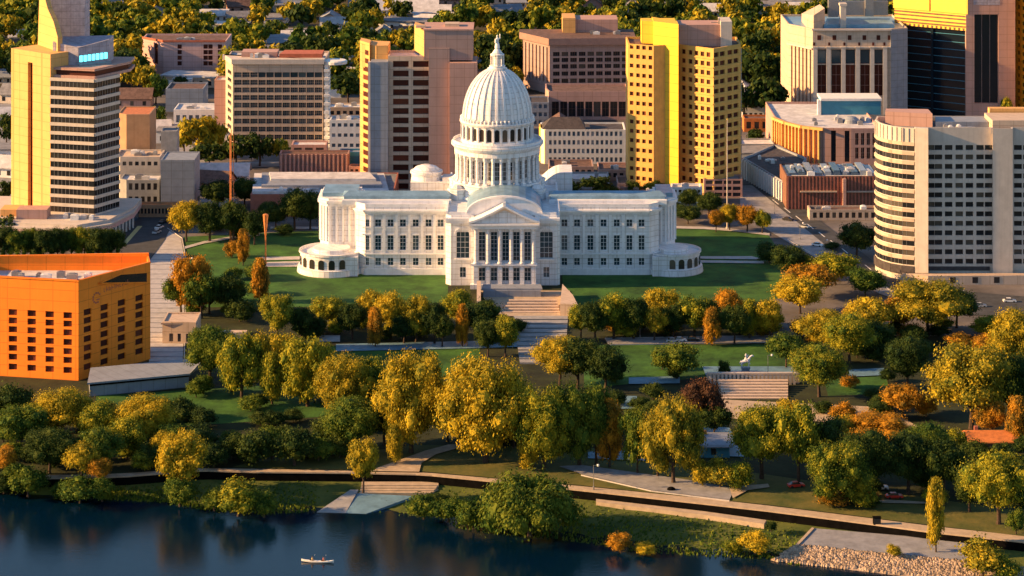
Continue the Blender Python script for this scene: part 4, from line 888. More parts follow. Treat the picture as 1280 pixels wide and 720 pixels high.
def gable(name, label, cat, x0, x1, yb, wallh, ridge, depth, wall, roof, group=None):
    Y = gy(yb); xa, xb = wx(x0, Y), wx(x1, Y); o = ((xa+xb)/2, Y+depth/2, 0); rt = root(name, label, cat, o, group)
    FOOT.append((xa, xb, Y, Y+depth))
    b = MB(o); b.prism([(xa, Y), (xb, Y), (xb, Y+depth), (xa, Y+depth)], 0, wallh)
    ym = Y+depth/2; b.face([(xb, Y, wallh), (xb, Y+depth, wallh), (xb, ym, wallh+ridge)]); b.face([(xa, Y+depth, wallh), (xa, Y, wallh), (xa, ym, wallh+ridge)]); b.build('wall', M[wall], rt)
    b = MB(o); e = .8
    for s in (-1, 1):
        ye = ym+s*(depth/2+e); ze = wallh-e*ridge/(depth/2)
        q = [(xa-e, ye, ze+.05), (xb+e, ye, ze+.05), (xb+e, ym, wallh+ridge+.05), (xa-e, ym, wallh+ridge+.05)]
        q2 = [(p[0], p[1], p[2]+.3) for p in q]
        if s > 0: q, q2 = q[::-1], q2[::-1]
        b.face(q2); b.face(q[::-1])
        for i in range(4): j = (i+1) % 4; b.face([q[i], q[j], q2[j], q2[i]])
    b.build('roof', M[roof], rt)
    n = max(1, int((xb-xa)/5))
    for i in range(n):
        xx = xa+(xb-xa)*(i+.5)/n; b = MB(o); b.box(xx-.7, xx+.7, Y-.06, Y-.004, .8, min(wallh-.3, 2.6)); b.build('window', M['g_dark'], rt)
    b = MB(o); b.box(xa+2, xa+3, ym+.5, ym+1.4, wallh+ridge-1.2, wallh+ridge+1.2); b.build('chimney', M['redwall'], rt)
    return rt

simple('stucco_tower', 'plain tan block with orange sloping roof right of the striped tower', 'building', 158, 187, 236, 143, 16, 'tan', 'rust', side=10, par=.3)
B = simple('service_block', 'stepped beige concrete block below the tan block', 'building', 158, 199, 258, 225, 10, 'grey', 'paleroof', nc=5, nr=2, stuff=3, side=8)
simple('terrace_block', 'low cream block with roof terraces behind the stepped beige block', 'building', 150, 200, 247, 196, 14, 'creamwhite', 'cream', nc=6, nr=3, hf=.3, stuff=6, side=6)
simple('glazed_block', 'tall blank blue-grey block left of the far street trees', 'building', 201, 243, 264, 200, 18, 'bluegrey', 'bluegrey', par=.3)
simple('slab_block', 'narrow grey slab standing behind the blank blue-grey block', 'building', 201, 221, 238, 164, 8, 'grey', 'greyroof', par=.3)
simple('arcade_building', 'long low orange-tan wall with dark arcade beside the avenue', 'building', 146, 248, 272, 256, 6, 'tan', 'rust', nc=22, nr=1, hf=.42, wf=.6)
simple('warehouse', 'blue-lavender flat-roofed block with red edge left of the pale slab office', 'building', 207, 254, 140, 111, 20, 'bluegrey', 'brownroof')
simple('white_showroom', 'white flat-roofed building with glazed strip left of the pale slab office', 'building', 217, 268, 160, 137, 18, 'white', 'paleroof', nc=6, nr=1, hf=.4, gm='g_shop', stuff=3)
simple('pink_annex', 'pale pink annex against the left end of the slab office', 'building', 268, 283, 172, 100, 12, 'rose', 'paleroof', side=0)
simple('white_annex', 'white stepped building with blue windows between slab office and mauve tower', 'building', 412, 452, 188, 150, 12, 'white', 'paleroof', nc=5, nr=3, hf=.35, gm='g_shop', stuff=5)
simple('white_annex', 'low cream building with flat roof behind the white stepped building', 'building', 410, 452, 162, 134, 12, 'cream', 'white', nc=5, nr=2, hf=.35, stuff=4)
simple('museum_block', 'pink upper block with three wide dark windows behind the ribbed brown hall', 'building', 364, 408, 222, 181, 10, 'rose', 'paleroof', nc=3, nr=4, hf=.3, wf=.7)
simple('green_roof_hall', 'small block with teal-grey roof at the foot of the mauve tower', 'building', 424, 455, 222, 190, 8, 'bluelite', 'bluegrey')
simple('ribbed_hall', 'brown hall of close vertical ribs behind the long flat-roofed building', 'hall', 349, 436, 227, 192, 8, 'ribwall', 'brownroof', ribs=16, ribm='rose', rib_out=.8)
simple('side_wing', 'low tan masonry wing right of the ribbed brown hall', 'building', 436, 462, 228, 208, 6, 'rose', 'brownroof', nc=4, nr=2, hf=.3)
# long flat-roofed library
B = simple('library_building', 'long red-walled building with stepped grey roofs left of the capitol', 'building', 313, 492, 271, 243, 44, 'redwall', 'greyroof', par=.4)
Y = gy(271)
for i, (yy0, yy1, zz) in enumerate(((3, 40, .0), (10, 36, 1.0), (18, 32, 2.0))):
    B.part('roof_tier', M['paleroof' if i != 1 else 'bluegrey'], lambda q: q.prism([(wx(313, Y)+i*3+.4, Y+yy0), (wx(486, Y)-i*3, Y+yy0), (wx(480, Y+yy1)-i*3, Y+yy1), (wx(318, Y+yy1)+i*3, Y+yy1)], B.zr+.01+zz, B.zr+1+zz))
roofstuff(B, 44, 10, -98, -52, Y+2, Y+9, B.zr, ('metal', 'white', 'grey'))
B.part('arch_opening', M['g_dark'], lambda q: q.face([(wx(333+7*cos(t*pi/8), Y), Y-.05, 0.1+(0 if False else max(0, 5.5*sin(t*pi/8)))) for t in range(9)][::-1]))
# block behind the capitol's right wing
B = simple('glass_office', 'white framed blue-glass office block with dark hipped roof right of the dome', 'office block', 682, 782, 205, 162, 16, 'white', 'darkroof', nc=16, nr=4, hf=.55, wf=.62, gm='g_shop', fm='white', side=6)
B.part('lit_corner', M['sungoldpanel'], lambda q: q.prism([G(674, 201), G(681, 205), (G(681, 205)[0], 1135), (G(674, 201)[0], 1138)], 0, B.z1))  # sunlit end of the white block, its light painted in gold
Yb = gy(205)
B.part('hip_roof', M['darkroof'], lambda q: [q.face(f) for f in ([(wx(678, Yb), Yb+1, B.z1+.05), (wx(732, Yb), Yb+1, B.z1+.05), (wx(725, Yb), Yb+9, B.z1+4), (wx(690, Yb), Yb+9, B.z1+4)], [(wx(732, Yb), Yb+1, B.z1+.05), (wx(732, Yb), Yb+16, B.z1+.05), (wx(725, Yb), Yb+9, B.z1+4)], [(wx(678, Yb), Yb+16, B.z1+.05), (wx(678, Yb), Yb+1, B.z1+.05), (wx(690, Yb), Yb+9, B.z1+4)])])
simple('low_block', 'low dark-roofed block with blue windows left of the long pinkish building', 'building', 658, 686, 158, 128, 18, 'bluegrey', 'darkroof', nc=4, nr=3, gm='g_shop')
terr = [(686, 742, 222, 208, 'mauve', 'brownroof', 'wide brown-roofed terrace house row just behind the white framed office'),
        (700, 762, 236, 224, 'grey', 'paleroof', 'pale flat-roofed house nearest the rear vault of the capitol'),
        (748, 790, 226, 212, 'rose', 'brownroof', 'small brown-roofed house below the white framed office corner'),
        (772, 812, 240, 229, 'mauve', 'brownroof', 'stepped brown-roofed house at the foot of the yellow tower'),
        (775, 822, 252, 243, 'rose', 'brownroof', 'long terrace roof nearest the capitol right wing'),
        (800, 836, 263, 254, 'mauve', 'darkroof', 'dark roofed terrace right of the capitol right wing')]
for x0, x1, yb, yt, w_, r_, lb in terr: simple('terrace_house', lb, 'house', x0, x1, yb, yt, 16, w_, r_, nc=max(3, int((x1-x0)/8)), nr=1, hf=.4, stuff=2, group='flat-roofed houses behind the capitol')
simple('white_kiosk', 'small white blocky building with dark windows at the foot of the yellow tower', 'building', 840, 878, 254, 234, 8, 'white', 'paleroof', nc=6, nr=2, hf=.35, stuff=2)
simple('parking_deck', 'open concrete deck at the base of the yellow tower', 'car park', 880, 928, 247, 224, 10, 'rose', 'greyroof', nc=4, nr=3, hf=.6, wf=.85)
# right-hand retail blocks
def garage():
    a, b = G(929, 222), G(985, 256)
    B = Bld('colonnaded_garage', 'grey-blue building lined with white piers along the avenue', 'building', [a, b], 12, z1=8.5, wall='bluegrey', roof='darkroof', back=[(G(1010, 225)[0], G(1010, 222)[1]), (G(968, 205)[0], G(968, 205)[1])])
    L = math.hypot(b[0]-a[0], b[1]-a[1]); d = ((b[0]-a[0])/L, (b[1]-a[1])/L)
    for k in range(18): B.part('pier', M['white'], lambda q: q.obox(a, d, L*k/18+.3, L*k/18+1.1, .004, .9, 0, 8))
    for k in range(18): B.part('window', M['g_shop'], lambda q: q.obox(a, d, L*k/18+1.5, L*k/18+3.4, .004, .1, 1.5, 7.2))
    roofstuff(B, 21, 5, wx(945, 1090), wx(985, 1090), 1080, 1100, B.zr, ('white', 'metal')); B.done()
garage()
B = simple('retail_block', 'brown brick retail block with cluttered white roof left of the curved tower', 'shop building', 983, 1098, 262, 220, 26, 'brown', 'paleroof', ribs=26, ribm='redwall', rib_out=.3)
Y = gy(262)
B.part('ledge', M['cream'], lambda q: (q.box(wx(1000, Y), wx(1046, Y), Y-1.2, Y-.31, 7.1, 7.6), q.box(wx(1058, Y), wx(1097, Y), Y-1.2, Y-.31, 7.1, 7.6)))
B.part('pier', M['rose'], lambda q: q.prism([(wx(1053, Y), Y-2), (wx(1057, Y), Y-2), (wx(1057, Y), Y-.31), (wx(1053, Y), Y-.31)], 0, 12.6))
B.part('skylight', M['g_shop'], lambda q: [q.box(wx(985+i*11, Y+10), wx(993+i*11, Y+10), Y+5, Y+22, B.zr+.01, B.zr+1.0+.5*(i % 3)) for i in range(10)])
roofstuff(B, 31, 22, wx(986, Y), wx(1096, Y), Y+2, Y+25, B.zr, ('white', 'white', 'paleroof', 'bluegrey'))
simple('shop_row', 'low stone shop row with dark base in front of the brown retail block', 'shop building', 1012, 1098, 276, 262, 8, 'cream', 'brownroof', nc=10, nr=1, hf=.5, stuff=3)
simple('grey_flat_block', 'grey flat-roofed block behind the colonnaded garage', 'building', 925, 968, 196, 180, 14, 'grey', 'paleroof', nc=5, nr=1)
simple('white_roof_store', 'white-roofed store right of the yellow tower among dark trees', 'building', 928, 968, 148, 128, 14, 'white', 'paleroof', nc=6, nr=2, hf=.35, stuff=4)
simple('brick_store', 'small brown store with orange end wall right of the yellow tower', 'building', 930, 962, 165, 148, 10, 'rust', 'brownroof', nc=3, nr=1)
# park buildings
a, b = G(203, 429), G(245, 430)
B = Bld('entrance_pavilion', 'small cream stone pavilion beside the walkway and trees', 'pavilion', [a, b], 12, 402, 'cream', 'cream', {0: dict(cols=[(.2, .32), (.45, .55), (.7, .85)], rows=[(.6, 3.2)], rec=.4)}, par=.4)
B.part('cornice', M['cream'], lambda q: q.obox(a, (1, 0), -.4, b[0]-a[0]+.4, .004, .6, B.z1-.8, B.z1-.2)); B.part('side_wall', M['cream'], lambda q: q.box(b[0]+.05, b[0]+16, b[1]+2, b[1]+5, 0, 3.2)); B.done()
def long_canopy():
    P = [G(107, 489), G(112, 496), G(236, 484), G(243, 474)]; o = G(170, 485); rt = root('long_shelter', 'long low grey boat-shaped shelter below the orange block', 'shelter', (o[0], o[1], 0))
    FOOT.append((P[0][0], P[3][0], P[1][1], P[3][1]))
    oo = (o[0], o[1], 0)
    b = MB(oo); b.prism([P[1], P[2], (P[3][0]-2, P[3][1]), (P[0][0], P[0][1]+6)], 0, 3.2); b.build('wall', M['bluegrey'], rt)
    b = MB(oo); b.prism([(P[1][0]-.5, P[1][1]-1), (P[2][0]+.5, P[2][1]-1), (P[3][0]+2, P[3][1]+.5), (P[3][0]+1, P[3][1]+5), (P[0][0], P[0][1]+9)], 3.9, [4.4, 4.4, 5.2, 5.2, 4.6], bot=True); b.build('roof', M['bluegrey'], rt)
    b = MB(oo); b.prism([(P[1][0], P[1][1]-.3), (P[2][0], P[2][1]-.3), (P[3][0]-1, P[3][1]), (P[0][0], P[0][1]+6)], 3.21, 3.89); b.build('eave_shade_strip', M['darkwall'], rt)  # solid near-black strip painting the shade under the roof edge
long_canopy()
gable('park_pavilion', 'pavilion with wide orange roof behind the lower right trees', 'pavilion', 1213, 1272, 566, 3, 1.6, 9, 'brown', 'rust')
simple('white_hut', 'small hut with pale blue flat roof left of the orange-roofed pavilion', 'hut', 1194, 1210, 556, 548, 6, 'white', 'bluegrey')
gable('boat_shed', 'shed with pale blue roof half hidden behind the centre right trees', 'shed', 872, 912, 572, 3, 1.2, 12, 'bluelite', 'bluegrey')
# ------------------------------------------------------------------ ground, paths, water
def interp(tab, x):
    if x <= tab[0][0]: return tab[0][1]
    for (a, ya), (b, yb) in zip(tab, tab[1:]):
        if x <= b: return ya+(yb-ya)*(x-a)/(b-a)
    return tab[-1][1]
P0 = [(-260, 600), (150, 592), (250, 585), (320, 586), (440, 588.5), (530, 590.5), (615, 598), (725, 607.5), (880, 623), (960, 632), (1070, 645.5), (1160, 657), (1280, 670), (1500, 696)]
P1 = [(-260, 604), (150, 596), (250, 588), (320, 590), (440, 591), (530, 593), (615, 601.5), (725, 612.5), (880, 629.5), (960, 638.5), (1070, 652.5), (1160, 664.5), (1280, 677.5), (1500, 703)]
ZL, ZW = -2.4, -4.2
SH = [(-260, 622), (0, 618), (80, 622), (150, 627), (210, 630), (260, 640), (330, 645), (400, 641), (440, 642), (520, 650), (600, 667), (700, 676), (800, 692), (900, 698), (960, 700), (1000, 710), (1100, 726), (1220, 738), (1500, 750)]
xs = list(range(-260, 1501, 20))
def strip(name, mat_, f0, f1, kind=True, nsub=1, noise=0.0):
    b = MB(); rws = []
    for x in xs:
        a, c = f0(x), f1(x); row = []
        for k in range(nsub+1):
            t = k/nsub; n = noise*rnd.uniform(-1, 1) if 0 < k < nsub else 0
            row.append(b.vert((a[0]+(c[0]-a[0])*t, a[1]+(c[1]-a[1])*t, a[2]+(c[2]-a[2])*(t**.8)+n)))
        rws.append(row)
    for i in range(len(rws)-1):
        for k in range(nsub): b.f.append([rws[i][k], rws[i][k+1], rws[i+1][k+1], rws[i+1][k]]); b.mi.append(0)
    o = b.build(name, M[mat_], smooth=noise > 0)
    if kind: struct(o)
    return o
def pt(tab, x, z): X_, Y_ = G(x, interp(tab, x), z); return (X_, Y_, z)
def topedge(x, z): X_, Y_ = G(x, interp(P1, x), 0); return (X_, Y_, z)
# back ground: one sheet from the promenade to the horizon
b = MB(); fr = [topedge(x, 0) for x in xs]
far = 9000
for i in range(len(xs)-1):
    p, q = fr[i], fr[i+1]
    b.face([(p[0], p[1], 0), (q[0], q[1], 0), (q[0], 900, 0), (p[0], 900, 0)])
b.face([(fr[0][0]-6000, 900, 0), (fr[-1][0]+6000, 900, 0), (fr[-1][0]+6000, far, 0), (fr[0][0]-6000, far, 0)])
b.face([(fr[0][0]-6000, fr[0][1], 0), (fr[0][0], fr[0][1], 0), (fr[0][0], 900, 0), (fr[0][0]-6000, 900, 0)])
b.face([(fr[-1][0], fr[-1][1], 0), (fr[-1][0]+6000, fr[-1][1], 0), (fr[-1][0]+6000, 900, 0), (fr[-1][0], 900, 0)])
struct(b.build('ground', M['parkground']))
strip('promenade', 'creampath', lambda x: (*G(x, interp(P1, x))[:2], .006), lambda x: (*G(x, interp(P0, x))[:2], .006))
# retaining wall with coping
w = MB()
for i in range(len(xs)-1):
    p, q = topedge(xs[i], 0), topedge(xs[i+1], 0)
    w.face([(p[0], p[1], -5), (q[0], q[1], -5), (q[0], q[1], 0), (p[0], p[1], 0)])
L0 = root('retaining_wall', 'long stone retaining wall with shade painted black, below the cream riverside promenade', 'retaining wall', (0, 640, 0))
w.o = (0, 0, 0); o = w.build('wall_face', M['darkwall'], L0); o.location = (0, -640, 0)  # wall face coloured near black, shade painted in
w = MB()
for i in range(len(xs)-1):
    p, q = topedge(xs[i], 0), topedge(xs[i+1], 0)
    w.face([(p[0], p[1]-.15, -.25), (q[0], q[1]-.15, -.25), (q[0], q[1]-.15, .12), (p[0], p[1]-.15, .12)]); w.face([(p[0], p[1]-.15, .12), (q[0], q[1]-.15, .12), (q[0], q[1]+.35, .12), (p[0], p[1]+.35, .12)])
o = w.build('coping', M['creampath'], L0); o.location = (0, -640, 0)
strip('river_bank', 'bank', lambda x: topedge(x, ZL)[:2]+(ZL,), lambda x: pt(SH, x, ZW-.4), nsub=10, noise=.16)
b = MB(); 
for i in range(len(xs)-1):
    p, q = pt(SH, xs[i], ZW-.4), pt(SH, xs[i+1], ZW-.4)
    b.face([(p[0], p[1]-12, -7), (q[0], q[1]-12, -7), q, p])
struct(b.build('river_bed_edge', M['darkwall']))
# water
wm = bpy.data.materials.new('river_water'); wm.use_nodes = True
nt = wm.node_tree; N = nt.nodes; Lk = nt.links; bs = N['Principled BSDF']
bs.inputs['Base Color'].default_value = (0.0006, 0.010, 0.027, 1); bs.inputs['Roughness'].default_value = 0.06
bs.inputs['IOR'].default_value = 1.333; bs.inputs['Specular IOR Level'].default_value = 0.5
g = N.new('ShaderNodeNewGeometry'); mp = N.new('ShaderNodeMapping'); mp.inputs['Scale'].default_value = (.9, 1.5, 1)
Lk.new(g.outputs['Position'], mp.inputs['Vector'])
n1 = N.new('ShaderNodeTexNoise'); n1.inputs['Scale'].default_value = 0.9; n1.inputs['Detail'].default_value = 5; n1.inputs['Roughness'].default_value = .6
Lk.new(mp.outputs[0], n1.inputs['Vector'])
bp = N.new('ShaderNodeBump'); bp.inputs['Strength'].default_value = 0.5; bp.inputs['Distance'].default_value = 0.08
Lk.new(n1.outputs['Fac'], bp.inputs['Height']); Lk.new(bp.outputs[0], bs.inputs['Normal'])
b = MB(); b.face([(-900, 100, ZW), (900, 100, ZW), (900, 720, ZW), (-900, 720, ZW)]); o = struct(b.build('river_water', wm))

_lift = [0.004]
def sheet(name, m, pts, z=None, kind=True):
    _lift[0] += 0.004; zz = z if z is not None else _lift[0]+.004
    b = MB(); b.face([(*G(x, y), zz) for x, y in pts]); o = b.build(name, M[m]); return struct(o) if kind else o
sheet('suburb_ground', 'suburb', [(-300, 190), (1600, 190), (1600, -160), (-300, -160)])
sheet('city_ground', 'cityground', [(-300, 330), (1600, 330), (1600, 118), (-300, 118)])
sheet('city_ground', 'cityground', [(940, 420), (1600, 420), (1600, 329), (985, 329)])
sheet('park_lawn', 'lawn', [(230, 296), (400, 288), (560, 288), (560, 378), (470, 384), (250, 384), (226, 340)])
sheet('park_lawn', 'lawn', [(700, 288), (845, 284), (960, 293), (985, 330), (980, 372), (900, 384), (705, 384)])
sheet('park_lawn', 'lawn', [(260, 430), (600, 436), (600, 470), (400, 475), (260, 450)])
sheet('park_lawn', 'lawn', [(730, 431), (990, 431), (1000, 462), (730, 485)])
sheet('park_lawn', 'lawn', [(120, 495), (390, 478), (420, 520), (120, 540)])
sheet('park_lawn', 'lawn', [(1030, 474), (1110, 470), (1110, 492), (1035, 495)])
sheet('park_lawn', 'drylawn', [(290, 584), (330, 574), (420, 570), (520, 556), (740, 560), (900, 585), (1280, 640), (1500, 660), (1500, 697), (1160, 656), (960, 631), (725, 606.5), (530, 589.5), (330, 585)])
sheet('pavement', 'palepaving', [(186, 474), (228, 474), (232, 330), (226, 298), (208, 286), (198, 300), (188, 320)])
for i in range(26):
    y = 312+i*(470-312)/26; sheet('pavement_joint', 'paving', [(187, y+.8), (229, y+.8), (229, y), (187, y)])
sheet('road', 'asphalt', [(120, 325), (188, 325), (206, 300), (222, 268), (250, 266), (300, 262), (300, 255), (150, 262), (150, 300), (120, 300)])
sheet('road_marking', 'linepaint', [(150, 308), (156, 308), (178, 283), (172, 283)])
sheet('road', 'paving', [(0, 262), (60, 262), (60, 130), (0, 130)])
sheet('road', 'paving', [(243, 265), (300, 258), (215, 150), (195, 150)])
sheet('road', 'paving', [(250, 212), (360, 208), (360, 202), (250, 204)])
sheet('road', 'asphalt', [(925, 232), (962, 228), (1100, 333), (1128, 358), (1290, 372), (1500, 372), (1500, 398), (1180, 394), (1100, 357), (1040, 332), (985, 300), (930, 262)])
sheet('pavement', 'paving', [(925, 232), (940, 232), (1060, 330), (1130, 372), (1180, 394), (1100, 368), (985, 303), (925, 268)])
for k in range(9): 
    t = k/9; x, y = 965+t*130, 250+t*92; sheet('road_marking', 'whitepaint', [(x, y), (x+1.6, y), (x+9, y+6), (x+7.4, y+6)])
sheet('pavement', 'palepaving', [(338, 284), (398, 284), (398, 287), (338, 287)])
sheet('pavement', 'palepaving', [(325, 322), (378, 321), (378, 325), (325, 326)]); sheet('pavement', 'palepaving', [(325, 328.5), (378, 327), (380, 334), (325, 334)])
arc = [(230, 309), (255, 302), (290, 296), (325, 292)]; sheet('path', 'palepaving', arc+[(x, y+3) for x, y in arc[::-1]])
arc = [(835, 283), (880, 284), (920, 287), (962, 292)]; sheet('path', 'palepaving', arc+[(x, y+3) for x, y in arc[::-1]])
sheet('path', 'palepaving', [(870, 321), (940, 321), (955, 325), (872, 324)]); sheet('path', 'palepaving', [(872, 326), (955, 327), (955, 330), (872, 329)])
sheet('plaza', 'creampath', [(596, 364), (712, 364), (722, 394), (712, 396), (625, 396)])
sheet('road', 'bluepaving', [(420, 431), (600, 427), (712, 426), (712, 432), (600, 436), (420, 440)])
sheet('road', 'paving', [(756, 424), (990, 420), (990, 427), (760, 431)])
sheet('pavement', 'palepaving', [(390, 406), (430, 406), (430, 412), (390, 412)])
sheet('pavement', 'palepaving', [(395, 420), (425, 420), (425, 428), (395, 428)])
sheet('plaza', 'bluepaving', [(786, 473), (850, 471), (850, 480), (786, 481)])
sheet('plaza', 'bluepaving', [(775, 496), (796, 496), (796, 512), (775, 512)])
sheet('plaza', 'bluepaving', [(878, 459), (990, 459), (1000, 470), (882, 470)])
sheet('pond_water', 'bluepaving', [(735, 566), (806, 562), (806, 577), (735, 574)])
sheet('plaza', 'bluepaving', [(872, 532), (912, 536), (930, 572), (860, 570)])
sheet('plaza', 'bluepaving', [(1061, 463), (1105, 461), (1105, 470), (1061, 472)])
sheet('plaza', 'creampath', [(890, 500), (1100, 510), (1200, 560), (1120, 556), (890, 520)])
sheet('path', 'paving', [(699, 584), (727, 582.5), (860, 601), (918, 612), (912, 626), (815, 614), (727, 594)])
sheet('path', 'creampath', [(460, 590), (500, 576), (530, 565), (560, 557), (600, 553), (600, 558), (570, 562), (545, 569), (527, 580), (524, 591)])
sheet('path', 'creampath', [(912, 612), (935, 608), (960, 606), (962, 610), (935, 614), (916, 624)])
sheet('path', 'creampath', [(1075, 629), (1110, 626), (1160, 629), (1160, 631), (1110, 630)])
# kerbs along the avenue and the park street
def kerb(pts, name='kerb'):
    b = MB()
    for (x0, y0), (x1, y1) in zip(pts, pts[1:]):
        a, c = G(x0, y0), G(x1, y1); L = math.hypot(c[0]-a[0], c[1]-a[1]); b.obox(a, ((c[0]-a[0])/L, (c[1]-a[1])/L), 0, L, 0, .3, 0, .32)
    struct(b.build(name, M['palepaving']))
kerb([(985, 300), (1040, 332), (1100, 357), (1180, 394)]); kerb([(756, 423.5), (990, 419.5)]); kerb([(760, 431.5), (990, 427.5)]); kerb([(229, 474), (233, 330), (227, 298), (209, 286)])
kerb([(727, 594.5), (815, 614.5), (912, 626.5)], 'path_edge')
# lower path, landing steps, terrace and riprap on the bank
def lowsheet(name, m, pts, z):
    b = MB(); b.face([(*G(x, y, zz), zz) for x, y, zz in [(p[0], p[1], z if len(p) < 3 else p[2]) for p in pts]]); return struct(b.build(name, M[m]))
def lowbox(b, pts, z0, z1, mi=0): b.prism([G(x, y, z1) for x, y in pts], z0, z1, mi)
b = MB(); lowbox(b, [(745, 627.5), (880, 643.5), (955, 655), (958, 650), (880, 639), (745, 623.5)], -3, -1.75); struct(b.build('lower_path', M['creampath']))
st = root('river_steps', 'blue-grey paved landing with cream steps going down into the river', 'steps', (*G(460, 620), -2))
b = MB((*G(460, 620), -2))
for k in range(4):
    y = 603+k*3.2; lowbox(b, [(452-k*1, y+3.4), (548-k*3, y+3.4), (548, y-1), (452, y-1)], -4.6, -1.9-k*.25)
b.build('step', M['creampath'], st)
b = MB((*G(460, 620), -2)); q = [(432, 641, ZW+.1), (458, 642, ZW+.1), (516, 621, -2.75), (446, 617, -2.75)]
A = [(*G(x, y, z), z) for x, y, z in q]; A = [A[0], A[1], (*G(518, 620, -2.8), -2.8), (*G(446, 616.5, -2.8), -2.8)]
b.face(A)
for i in range(4):
    j = (i+1) % 4; b.face([(A[i][0], A[i][1], -5), (A[j][0], A[j][1], -5), A[j], A[i]])
b.build('landing', M['bluepaving'], st)
b = MB((*G(460, 620), -2))
A = [(*G(x, y, z), z) for x, y, z in ((396, 640, ZW+.15), (432, 641, ZW+.1), (446, 616.5, -2.7), (448, 612, -2.3), (438, 612, -2.3))]
b.face(A); 
for i in range(5): j = (i+1) % 5; b.face([(A[i][0], A[i][1], -5), (A[j][0], A[j][1], -5), A[j], A[i]])
b.build('ramp', M['grey'], st)
# right terrace
tr = root('paved_terrace', 'pale lilac paved river terrace with slim golden tree rising from it', 'terrace', (*G(1080, 675), -2))
b = MB((*G(1080, 675), -2)); lowbox(b, [(998, 680), (1208, 701), (1216, 677), (1016, 660)], -5, -1.85); b.build('deck', M['paving'], tr)
b = MB((*G(1080, 675), -2))
for k in range(14):
    t = (k+.5)/14; lowbox(b, [(998+18*t, 680.2-20*t), (1208+8*t, 701.2-24*t), (1208+8*t+.1, 700.9-24*t), (998+18*t+.1, 679.9-20*t)], -1.86, -1.842)
b.build('paving_joints', M['bluegrey'], tr)
b = MB((*G(1080, 675), -2)); lowbox(b, [(994, 681), (998, 681), (1018, 660), (1015, 659)], -3, -1.6); b.build('kerb_edge', M['creampath'], tr)
rp = random.Random(5); b = MB()
for k in range(2600):
    t = rp.random(); s = rp.random()**.9
    x = (965+t*255)+(1-s)*(32-10*t); ytop = interp([(985, 680), (1000, 682), (1208, 702), (1300, 712)], x); ybot = 701+t*27
    y = ytop+(ybot-ytop)*s; z = -1.95-(2.2*s); c = G(x, y, z); r = rp.uniform(.35, .8)
    b.lathe([(r*.2, z-.5*r), (r, z+.0), (r*.85, z+r*.35), (r*.3, z+r*.75)], 5, (c[0], c[1]), 0, rp.random(), rp.random()+2*pi, rp.uniform(.7, 1.3), rp.uniform(.7, 1.2))
o = b.build('riprap', M['stone']); o['kind'] = 'stuff'; tag(o, 'slope of loose tan boulders between the paved terrace and the river', 'boulders')
b = MB(); b.face([(*G(965, 702, -4.3), -4.3), (*G(1330, 745, -4.3), -4.3), (*G(1330, 712, -2.0), -2.1), (*G(1208, 702, -2), -2.1), (*G(998, 681.5, -2), -2.1)]); struct(b.build('terrace_slope', M['stone']))
# bank grass tufts
tb = MB(); gr = random.Random(12)
for k in range(6000):
    x = gr.uniform(120, 1000); a = interp(P1, x)+11; c = interp(SH, x)-1
    if 395 < x < 560 and gr.random() < .97: continue
    t = gr.random()**.7; y = a+(c-a)*t; z = ZL+(ZW-ZL)*(t**.8); p = G(x, y, z); h = gr.uniform(.15, .45)*(1+t); an = gr.uniform(0, pi); w_ = .35
    tb.face([(p[0]-w_*cos(an), p[1]-w_*sin(an), z-.1), (p[0]+w_*cos(an), p[1]+w_*sin(an), z-.1), (p[0]+.1, p[1], z+h)])
o = tb.build('bank_grass', LEAF['green']); o['kind'] = 'stuff'; tag(o, 'rough green grass tufts covering the river bank', 'grass')

# central stairs
def stairs():
    o = (*G(676, 420), 0); rt = root('grand_stairs', 'broad grey steps leading from the capitol forecourt down to the park', 'steps', o)
    b = MB(o)
    for k in range(22):
        t = k/22; y0 = 396+t*60; xl = 642+t*8; xr = 710-t*4
        a, c = G(xl, y0), G(xr, y0); d, e = G(xr, y0+1.9), G(xl, y0+1.9)
        b.prism([e, d, c, a], 0, .55 if k % 2 else .34)
    b.build('step', M['grey'], rt)
    b = MB(o); b.prism([G(700, 395), G(722, 396), G(716, 384), G(703, 370)], 0, 4.2); b.build('side_wall', M['cream'], rt); b = MB(o); b.prism([G(596, 392), G(601, 392), G(601, 366), G(596, 366)], 0, 4.2)
    b.build('side_wall', M['cream'], rt)
    b = MB(o); b.prism([G(604, 372), G(676, 372), G(674, 367), G(606, 367)], 0, 2.4); b.prism([G(602, 371.5), G(678, 371.5), G(676, 366), G(604, 366)], 2.4, 3.0, bot=True); b.build('forecourt_wall', M['bluegrey'], rt)
    b = MB(o)
    for k in range(5): b.prism([G(628+k*2, 392-k*2), G(700-k, 392-k*2), G(700-k, 390.5-k*2), G(628+k*2, 390.5-k*2)], 0, .5+.45*k)
    b.build('upper_step', M['cream'], rt)
stairs()
# terraces with balustrade and cream steps
o_ = (*G(930, 485), 0); rt = root('terrace_steps', 'sunlit cream terrace steps with stone balustrade under the white statue', 'steps', o_)
b = MB(o_)
for k in range(7): b.prism([G(898, 499-k*2.4), G(985, 499-k*2.4), G(985, 497-k*2.4), G(898, 497-k*2.4)], 0, .3+.3*k)
b.build('step', M['cream'], rt)
b = MB(o_)
for k in range(22): p = G(888+k*5, 481); b.box(p[0]-.35, p[0]+.35, p[1], p[1]+.6, 0, 3.2)
a, c = G(884, 481), G(1000, 481); b.box(a[0], c[0], a[1]-.1, a[1]+.8, 3.2, 3.7); b.box(a[0], c[0], a[1]+1.5, a[1]+2.2, 0, 3.0); b.build('balustrade', M['creamwhite'], rt)

